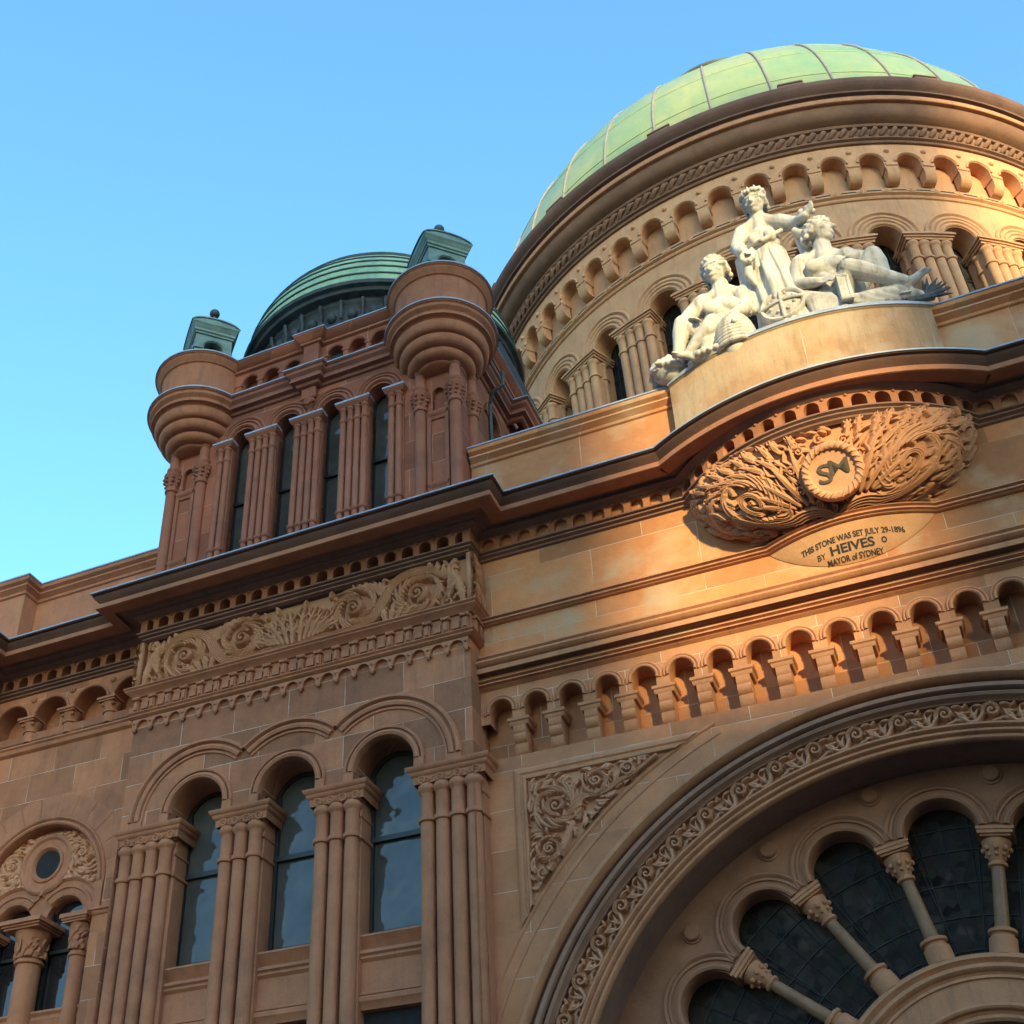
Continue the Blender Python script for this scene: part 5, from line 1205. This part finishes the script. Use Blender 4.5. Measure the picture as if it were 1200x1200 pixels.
def head(mb, c, s, fwd, up=(0, 0, 1), hair='curly', beard=False, wreath=False):
    """c centre, s height of the head, fwd where the face looks"""
    f = np.array(fwd, float); f /= np.linalg.norm(f); u = np.array(up, float); u -= f * (u @ f); u /= np.linalg.norm(u); r = np.cross(f, u)
    P = lambda x, y, z: np.array(c) + s * (r * x + f * y + u * z)
    E = lambda x, y, z, a, b, d: ell(mb, P(x, y, z), (a * s, b * s, d * s), (r, f, u))
    E(0, -.06, .10, .36, .42, .40); E(0, .08, -.12, .27, .30, .36); E(0, .18, -.36, .15, .14, .12)
    E(0, .30, .10, .24, .08, .035)                                    # brow
    capsule(mb, P(0, .33, .06), .035 * s, P(0, .44, -.13), .062 * s); E(0, .38, -.14, .085, .07, .05)   # nose
    for q in (-1, 1):
        E(q * .13, .305, .0, .065, .05, .035); E(q * .19, .22, -.13, .09, .10, .09); E(q * .37, -.04, -.03, .04, .08, .12)
    E(0, .335, -.245, .11, .045, .028); E(0, .325, -.285, .09, .05, .03)   # lips
    n_ = 64
    for k in range(n_):
        a = 2 * PI * ((k * .618) % 1); h = .02 + .48 * (k / n_)
        rr = math.sqrt(max(.02, 1 - ((h - .08) / .46) ** 2))
        x, y = .355 * rr * math.sin(a), -.06 + .41 * rr * math.cos(a)
        if y > .22 and h < .24: continue
        E(x, y, h - .02, .068, .068, .055)
    for q in (-1, 1):
        for (y, z) in ((-.1, -.12), (-.22, -.05), (-.25, -.22), (.06, .06), (-.12, .05)): E(q * .335, y, z, .075, .085, .09)
    for x in (-.2, 0, .2): E(x, -.42, -.12, .12, .1, .16)
    if hair == 'long':
        for q in (-1, 1): chain(mb, [P(q * .36, -.1, -.05), P(q * .38, -.12, -.3), P(q * .33, -.1, -.52)], [.11 * s, .12 * s, .08 * s])
    if wreath:
        for k in range(22):
            a = 2 * PI * k / 22; E(.39 * math.sin(a), -.04 + .43 * math.cos(a), .27 + .04 * (k % 2), .06, .06, .085)
            if k % 2 == 0: E(.37 * math.sin(a), -.04 + .40 * math.cos(a), .40, .04, .04, .08)
def hand(mb, w, d, s, curl=(0, 0, -1), side=(1, 0, 0)):
    w, d, cu_, sd = np.array(w, float), np.array(d, float), np.array(curl, float), np.array(side, float); d /= np.linalg.norm(d)
    sd -= d * (sd @ d); sd /= np.linalg.norm(sd)
    ell(mb, w + d * s * .42, (s * .40, s * .46, s * .19), (sd, d, np.cross(sd, d)))
    for k, L in enumerate((.62, .72, .68, .52)):
        b = w + d * s * .72 + sd * s * (-.30 + .2 * k); m = b + d * s * L * .55 + cu_ * s * .10; e = m + d * s * L * .30 + cu_ * s * L * .45
        chain(mb, [b, m, e], [s * .105, s * .095, s * .075])
    b = w + d * s * .25 - sd * s * .34; chain(mb, [b, b + d * s * .32 - sd * s * .18, b + d * s * .60 - sd * s * .10 + cu_ * s * .1], [s * .13, s * .11, s * .085])
def foot(mb, a, d, s):
    a, d = np.array(a, float), np.array(d, float); d /= np.linalg.norm(d)
    capsule(mb, a + (0, 0, -.02), s * .26, a + d * s * .85 + (0, 0, -s * .10), s * .17)
    sd = np.cross(d, [0, 0, 1.0]); sd /= np.linalg.norm(sd)
    for k in range(5): capsule(mb, a + d * s * (.85 - .03 * k) + sd * s * (-.16 + .085 * k) + (0, 0, -s * .14), s * .07, a + d * s * (1.16 - .06 * k) + sd * s * (-.17 + .09 * k) + (0, 0, -s * .17), s * .055)
    ell(mb, a - d * s * .2 + np.array((0, 0, -s * .12)), (s * .2, s * .2, s * .2))
def torso(mb, shL, shR, pel, depth, fwd, w=1.0):
    shL, shR, pel, f = map(lambda v: np.array(v, float), (shL, shR, pel, fwd)); f /= np.linalg.norm(f)
    m = (shL + shR) / 2; ax = m - pel; L = np.linalg.norm(ax); ax /= L; r = shR - shL; W = np.linalg.norm(r); r /= W
    E = lambda x, y, t, a, b, c: ell(mb, pel + ax * L * t + r * W * x + f * y, (W * a, b, L * c), (r, f, ax))
    E(0, 0, .70, .44 * w, depth, .30); E(0, 0, .42, .34 * w, depth * .85, .28); E(0, 0, .12, .39 * w, depth * .95, .24); E(0, -depth * .2, .88, .42 * w, depth * .7, .16)
    for sh in (shL, shR): chain(mb, [m + ax * .26 - f * .04, m + (sh - m) * .55 + ax * .10 - f * .03, sh + ax * .03], [.13 * L, .125 * L, .12 * L])
    return m, r, ax, f, L, W, E

SP = [('l', (-1.9, -.35, 19.06))]
# seated youth on the left
mb = MB()
shL, shR, pel = (-2.02, -.28, 20.78), (-1.27, -.24, 20.72), (-1.63, -.08, 19.62)
m, r, ax, f, L, W, E = torso(mb, shL, shR, pel, .27, (-.25, -1, .1), 1.12)
for q in (-1, 1): E(q * .23, .215, .72, .22, .09, .13)
for t in (.52, .40, .28):
    for q in (-1, 1): E(q * .10, .19, t, .095, .05, .055)
chain(mb, [m + (0, 0.02, -.02), (-1.655, -.30, 21.10)], [.19, .165])
head(mb, (-1.69, -.40, 21.41), .66, (-.30, -1, -.30), hair='curly')
chain(mb, [shL, (-2.30, -.28, 20.55), (-2.50, -.33, 20.33)], [.19, .165, .13]); chain(mb, [(-2.50, -.33, 20.33), (-2.36, -.46, 20.2), (-2.25, -.55, 20.13)], [.135, .12, .085])
hand(mb, (-2.27, -.54, 20.13), (.5, -.45, -.35), .21, (0, -.3, -.9), (.5, .8, 0))
chain(mb, [shR, (-1.24, -.27, 20.45), (-1.27, -.40, 20.17)], [.19, .165, .13]); chain(mb, [(-1.27, -.40, 20.17), (-1.38, -.52, 20.03), (-1.50, -.60, 19.93)], [.135, .125, .085])
hand(mb, (-1.48, -.60, 19.95), (-.25, -.2, -.9), .22, (0, -.5, -.5), (-1, .1, .1))
chain(mb, [(-1.82, -.12, 19.52), (-2.1, -.35, 19.84), (-2.42, -.55, 20.10)], [.25, .21, .155]); chain(mb, [(-2.42, -.55, 20.14), (-2.48, -.53, 19.95), (-2.56, -.50, 19.62), (-2.62, -.48, 19.40)], [.17, .165, .12, .10])
foot(mb, (-2.64, -.48, 19.34), (-.85, -.25, -.05), .36)
chain(mb, [(-1.48, -.12, 19.52), (-1.66, -.42, 19.66), (-1.88, -.68, 19.80)], [.25, .205, .15]); chain(mb, [(-1.88, -.68, 19.80), (-1.98, -.68, 19.66), (-2.22, -.62, 19.5), (-2.40, -.55, 19.34)], [.165, .165, .12, .10])
foot(mb, (-2.40, -.55, 19.30), (-.6, -.55, -.1), .34)
for k in range(7): chain(mb, [(-1.4 - .08 * k, -.28 - .05 * k, 19.72), (-1.5 - .09 * k, -.52 - .02 * k, 19.45), (-1.55 - .1 * k, -.5, 19.2)], [.07, .08, .09])
ell(mb, (-1.6, 0.05, 19.35), (.55, .4, .40))
o = sculpt(mb, 'statue', M_STAT, (-1.7, -.2, 19.06)); tag(o, 'white marble seated bare-chested youth resting one hand on a beehive', 'statue')

# crowned woman standing in the middle
mb = MB()
shL, shR, pel = (-1.06, -.22, 22.38), (-.34, -.25, 22.30), (-.70, -.12, 21.12)
m, r, ax, f, L, W, E = torso(mb, shL, shR, pel, .24, (-.1, -1, 0), .92)
for q in (-1, 1): E(q * .21, .17, .66, .16, .13, .12)
chain(mb, [m + (0, 0.03, -.02), (-.715, -.28, 22.70)], [.17, .14])
head(mb, (-.71, -.38, 22.93), .60, (-.18, -1, -.28), hair='curly', wreath=True)
chain(mb, [(-.70, -.12, 21.5), (-.68, -.12, 21.05), (-.62, -.12, 20.3), (-.58, -.1, 19.2)], [.29, .37, .46, .58])
RN = np.random.RandomState(3)
for k in range(15):                     # gown folds
    a = R_(-80 + 160 * k / 14); s_, c_ = math.sin(a), math.cos(a)
    top = np.array([-.69 + .31 * s_, -.12 - .29 * c_, 21.6]); mid_ = np.array([-.66 + .43 * s_ + .05 * RN.randn(), -.12 - .39 * c_, 20.75]); bot = np.array([-.60 + .60 * s_ + .10, -.10 - .54 * c_, 19.3])
    chain(mb, [top, mid_, bot], [.035, .045 + .02 * RN.rand(), .06 + .03 * RN.rand()])
chain(mb, [(-1.0, -.3, 21.9), (-.72, -.45, 21.75), (-.36, -.36, 21.95)], [.05, .05, .05])
chain(mb, [(-.80, -.50, 21.1), (-.70, -.58, 20.4), (-.66, -.6, 19.6)], [.05, .09, .10])
chain(mb, [shL, (-1.20, -.24, 22.05), (-1.17, -.33, 21.80)], [.165, .14, .115]); chain(mb, [(-1.17, -.33, 21.80), (-1.10, -.46, 21.6), (-1.03, -.55, 21.42)], [.115, .105, .075])
hand(mb, (-1.04, -.54, 21.44), (.25, -.6, -.6), .18, (0, -.2, -.9), (.8, .2, 0))
for k in range(9): a = 2 * PI * k / 9; ell(mb, (-1.03 + .10 * math.cos(a), -.62, 21.26 + .12 * math.sin(a)), (.06, .06, .06))
chain(mb, [(-1.12, -.12, 22.62), (-1.14, -.2, 22.2), (-1.12, -.25, 21.2), (-1.10, -.3, 20.3)], [.08, .10, .12, .14])
for k in range(6): chain(mb, [(-1.25 + .06 * k, -.15 - .03 * k, 21.75), (-1.22 + .07 * k, -.28, 21.0), (-1.22 + .09 * k, -.35, 20.1)], [.06, .075, .08])
chain(mb, [(-1.06, -.5, 21.25), (-1.08, -.48, 20.9), (-1.0, -.5, 20.6)], [.07, .09, .05])
chain(mb, [shR, (-.16, -.32, 22.1), (-.02, -.42, 21.95)], [.18, .15, .12]); chain(mb, [(-.02, -.42, 21.95), (.06, -.55, 21.86), (.14, -.66, 21.78)], [.12, .11, .08])
hand(mb, (.13, -.65, 21.79), (.6, -.6, .15), .19, (0, -.1, .8), (.2, .3, -.9))
for c_, r_ in (((.20, -.70, 21.90), .075), ((.08, -.64, 21.93), .07), ((.27, -.66, 21.84), .06), ((.15, -.60, 21.97), .06)): ell(mb, c_, (r_, r_, r_))
chain(mb, [(-.10, -.40, 21.75), (.05, -.42, 21.55), (.12, -.40, 21.3)], [.09, .09, .07])
for k in range(5): chain(mb, [(-.12 + .05 * k, -.28, 21.75), (-.06 + .06 * k, -.24, 21.2), (-.02 + .05 * k, -.2, 20.5)], [.05, .06, .08])
o = sculpt(mb, 'statue', M_STAT, (-.65, -.15, 19.06)); tag(o, 'white marble standing woman in a long gown wearing a wreath, arm stretched out with fruit', 'statue')

# reclining man on the right
mb = MB()
shL, shR, pel = (-.15, -.42, 20.80), (.62, -.36, 20.68), (.18, -.30, 19.62)
m, r, ax, f, L, W, E = torso(mb, shL, shR, pel, .29, (.15, -1, .12), 1.15)
for q in (-1, 1): E(q * .24, .235, .70, .23, .09, .13)
for t in (.50, .38, .27):
    for q in (-1, 1): E(q * .10, .20, t, .095, .05, .055)
chain(mb, [m + (0.02, 0, 0), (.27, -.40, 21.14)], [.19, .165])
head(mb, (.30, -.46, 21.44), .66, (.92, -.45, -.02), hair='curly')
chain(mb, [shL, (-.24, -.40, 20.5), (-.27, -.46, 20.26)], [.20, .165, .13]); chain(mb, [(-.27, -.46, 20.26), (-.10, -.58, 20.1), (.06, -.66, 19.98)], [.135, .12, .085])
hand(mb, (.05, -.65, 19.99), (.8, -.3, -.25), .23, (0, -.2, -.8), (.0, .4, .9))
chain(mb, [shR, (.74, -.30, 20.68), (.90, -.30, 20.62)], [.19, .155, .125]); chain(mb, [(.90, -.30, 20.62), (.78, -.42, 20.56), (.66, -.52, 20.48)], [.125, .115, .085])
hand(mb, (.67, -.51, 20.49), (-.5, -.5, -.45), .22, (0, -.2, -.9), (.6, -.5, 0))
chain(mb, [(.40, -.18, 19.62), (.72, -.25, 20.10), (1.05, -.38, 20.50)], [.25, .215, .165]); chain(mb, [(1.05, -.38, 20.50), (1.10, -.33, 20.3), (1.14, -.26, 19.85), (1.16, -.22, 19.4)], [.17, .17, .13, .10])
foot(mb, (1.16, -.24, 19.3), (.5, -.6, -.05), .34)
chain(mb, [(.28, -.30, 19.56), (.42, -.52, 19.78), (.60, -.70, 19.98)], [.25, .21, .16]); chain(mb, [(.60, -.72, 20.02), (.82, -.68, 19.86), (1.2, -.58, 19.62), (1.48, -.50, 19.44)], [.175, .175, .125, .10])
foot(mb, (1.50, -.50, 19.45), (.75, -.12, .42), .36)
for k in range(8): chain(mb, [(.30 + .10 * k, -.40, 19.55), (.45 + .12 * k, -.62 + .02 * k, 19.35 + .02 * (k % 2)), (.75 + .12 * k, -.50 + .02 * k, 19.22)], [.10, .09, .08])
ell(mb, (.35, .05, 19.4), (.8, .45, .38)); ell(mb, (-.2, 0, 19.9), (.3, .3, .7))
o = sculpt(mb, 'statue', M_STAT, (.4, -.2, 19.06)); tag(o, 'white marble reclining nude man with bent knee looking away to the right', 'statue')

# attributes lying round the figures
mb = MB()
for k in range(9):
    z0 = 19.02 + .085 * k; r0 = .34 * math.sqrt(max(0.03, 1 - (k / 9.6) ** 2.4)); mb.tube([(-1.53 + r0 * math.cos(a), -.62 + r0 * .8 * math.sin(a), z0) for a in np.linspace(0, 2 * PI, 25)], .052, 8, caps=False)
ell(mb, (-1.53, -.62, 19.25), (.31, .26, .50)); ell(mb, (-1.47, -.93, 19.42), (.05, .05, .06))
hv = mb.build('beehive', M_STAT, origin=(-1.53, -.62, 19.06), smooth=60); tag(hv, 'small coiled marble beehive under the hand of the seated youth', 'carving')
mb = MB()
cx_ = np.array([-.62, -.62, 19.72]); n_ = np.array([-.1, -.92, .1]); n_ /= np.linalg.norm(n_); ux = np.array([1.0, 0, 0]); ux -= n_ * (ux @ n_); ux /= np.linalg.norm(ux); uz = np.cross(ux, n_); uz *= np.sign(uz[2])
sm = lambda x, z, d: cx_ + np.asarray(x)[..., None] * ux + np.asarray(z)[..., None] * uz + np.asarray(d)[..., None] * n_
mb.arc([(.42, -.12), (.42, .04), (.39, .07), (.35, .06), (.33, .02), (.25, .07), (.12, .11), (.01, .12)], 0, 0, 0, 2 * PI, 41, sm)
for a in (0, PI / 2): mb.tube([sm(np.array(.40 * math.cos(a) * q), np.array(.40 * math.sin(a) * q), np.array(.13 - .09 * q * q)) for q in np.linspace(-1, 1, 9)], .035, 8)
for k in range(8):
    a = PI / 8 + PI / 4 * k; mb.ball(sm(np.array(.23 * math.cos(a)), np.array(.23 * math.sin(a)), np.array(.08)), .035, 6)
tag(mb.build('shield', M_STAT, origin=(-.62, -.62, 19.3), smooth=50), 'round marble shield with a raised cross at the feet of the standing woman', 'carving')
mb = MB()
for k in range(9): chain(mb, [(-.28 + .03 * k, -.55, 19.95 - .02 * k), (-.18 + .045 * k, -.68, 19.55), (-.10 + .06 * k, -.66, 19.15)], [.05 + .02 * (k % 2), .06, .07])
ell(mb, (-.05, -.45, 19.35), (.3, .25, .4))
tag(sculpt(mb, 'drapery', M_STAT, (-.05, -.6, 19.06), .02, 3), 'crumpled marble cloth between the shield and the reclining man', 'carving')
mb = MB(); mb.obox((.44, -.74, 19.52), (.10, .03, 0), (-.02, .07, 0), (0, 0, .30)); mb.tube([(.35, -.80, 19.80), (.53, -.77, 19.80)], .05, 8); mb.tube([(.35, -.80, 19.24), (.53, -.77, 19.24)], .05, 8); mb.tube([(.37, -.805, 19.3), (.37, -.805, 19.75)], .025, 6); mb.tube([(.51, -.785, 19.3), (.51, -.785, 19.75)], .025, 6)
tag(mb.build('tablet', M_STAT, origin=(.44, -.74, 19.06), smooth=40), 'upright marble tablet in front of the hip of the reclining man', 'carving')
def heap(name, c, rr, n, size, mat, lab, seed):
    rn = np.random.RandomState(seed); mb = MB()
    for k in range(n):
        a = rn.rand() * 2 * PI; q = math.sqrt(rn.rand()); p = np.array(c) + np.array([rr[0] * q * math.cos(a), rr[1] * q * math.sin(a), rr[2] * (1 - q * q) * (.4 + .6 * rn.rand())])
        s_ = size * (.6 + .8 * rn.rand()); ell(mb, p, (s_, s_, s_ * (.8 + .3 * rn.rand())))
    ell(mb, np.array(c) + (0, 0, rr[2] * .2), (rr[0] * .9, rr[1] * .9, rr[2] * .6))
    return tag(sculpt(mb, name, mat, c, .016, 1), lab, 'carving')
heap('fruit_heap', (-2.02, -.60, 19.05), (.38, .20, .22), 62, .055, M_STAT, 'heap of small marble fruit between the beehive and the youth\'s feet', 5)
heap('fleece_heap', (-2.86, -.30, 19.22), (.34, .30, .46), 95, .058, M_STAT, 'curly weathered marble fleece under the left foot of the seated youth', 8)
heap('rubble_heap', (-1.08, -.55, 19.05), (.30, .20, .34), 50, .058, M_STAT, 'broken marble leaves beside the beehive at the gown\'s hem', 9)
mb = MB()
rn = np.random.RandomState(4)
for k in range(9):
    a = R_(-10 + 14 * k); b = np.array([1.66, -.30, 19.2]); e = b + .42 * np.array([math.cos(a) * .8 + .25, -.15 + .3 * rn.rand(), math.sin(a) * .85]); mb.tube([b, (b + e) / 2 + .02, e], [.035, .045, .008], 6)
mb.tube([(1.35, -.42, 19.10), (1.8, -.30, 19.14)], .07, 8)
tag(mb.build('wheat_sheaf', metal_paint('black_grey_sheaf', (0.05, 0.05, 0.052), (0.13, 0.13, 0.135), 6, 0.8), origin=(1.66, -.3, 19.06), smooth=40), 'dark spiky sheaf beyond the foot of the reclining man at the right end', 'carving')

# ------------------------------------------------------------------ unseen blocks added opposite, shaped to leave the sun patch; they show in panes
M_OPP = stone('office_concrete', (0.32, 0.30, 0.27), (0.40, 0.375, 0.34), joints=(3.0, 1.8), grime_amt=0.15)
M_OPG = glass_mat('office_glass', (0.05, 0.07, 0.085), 0.05, 0.2, 0.9)
def office(name, x0, x1, y0, y1, h, label, st=3.9, bay=3.2):
    t = thing(name, ((x0 + x1) / 2, (y0 + y1) / 2, 0), label, 'building')
    mb = MB(); mb.box(x0, x1, y0, y1, 0, h); mb.build('wall', M_OPP, t, smooth=0)
    mb = MB()
    z = 5.0
    while z + 2.4 < h:
        x = x0 + .8
        while x + bay - .8 < x1:
            mb.box(x, x + bay - 1.0, y1 - .02, y1 + .04, z, z + 2.3); x += bay
        z += st
    mb.build('windows', M_OPG, t, smooth=0)
    mb = MB(); z = 4.4
    while z < h: mb.box(x0 - .05, x1 + .05, y1, y1 + .25, z, z + .35); z += st
    mb.build('spandrel_bands', M_OPP, t, smooth=0)
office('shade_office', -2.0, 15.5, -33.0, -30.0, 35.0, 'tall concrete office block added unseen across the street to shade the left front')
office('shade_office', 21.7, 28.2, -33.0, -30.0, 43.5, 'narrow concrete office block added unseen across the street to bound the sun patch')
office('shade_office', 28.2, 40.0, -33.0, -30.0, 34.6, 'lower concrete office block added unseen beside the narrow one to shape the sun on the dome')
office('shade_office', 15.5, 21.7, -33.0, -31.0, 20.3, 'low narrow office block added unseen between the two taller ones to end the sun patch below')
br_ = thing('shade_bridge', (18.6, -32, 31.7), 'invented high glazed bridge between the added office blocks, unseen, keeping sun off the dome drum', 'bridge')  # invented span, closes the gap overhead so the drum stays unlit
mb = MB(); mb.box(15.5, 21.7, -32.5, -31.0, 31.7, 43.5); mb.build('wall', M_OPP, br_, smooth=0)
mb = MB(); [mb.box(16.0 + 1.5 * i, 17.1 + 1.5 * i, -31.05, -30.95, 32.7 + 3 * k, 34.7 + 3 * k) for i in range(4) for k in range(4)]; mb.build('windows', M_OPG, br_, smooth=0)
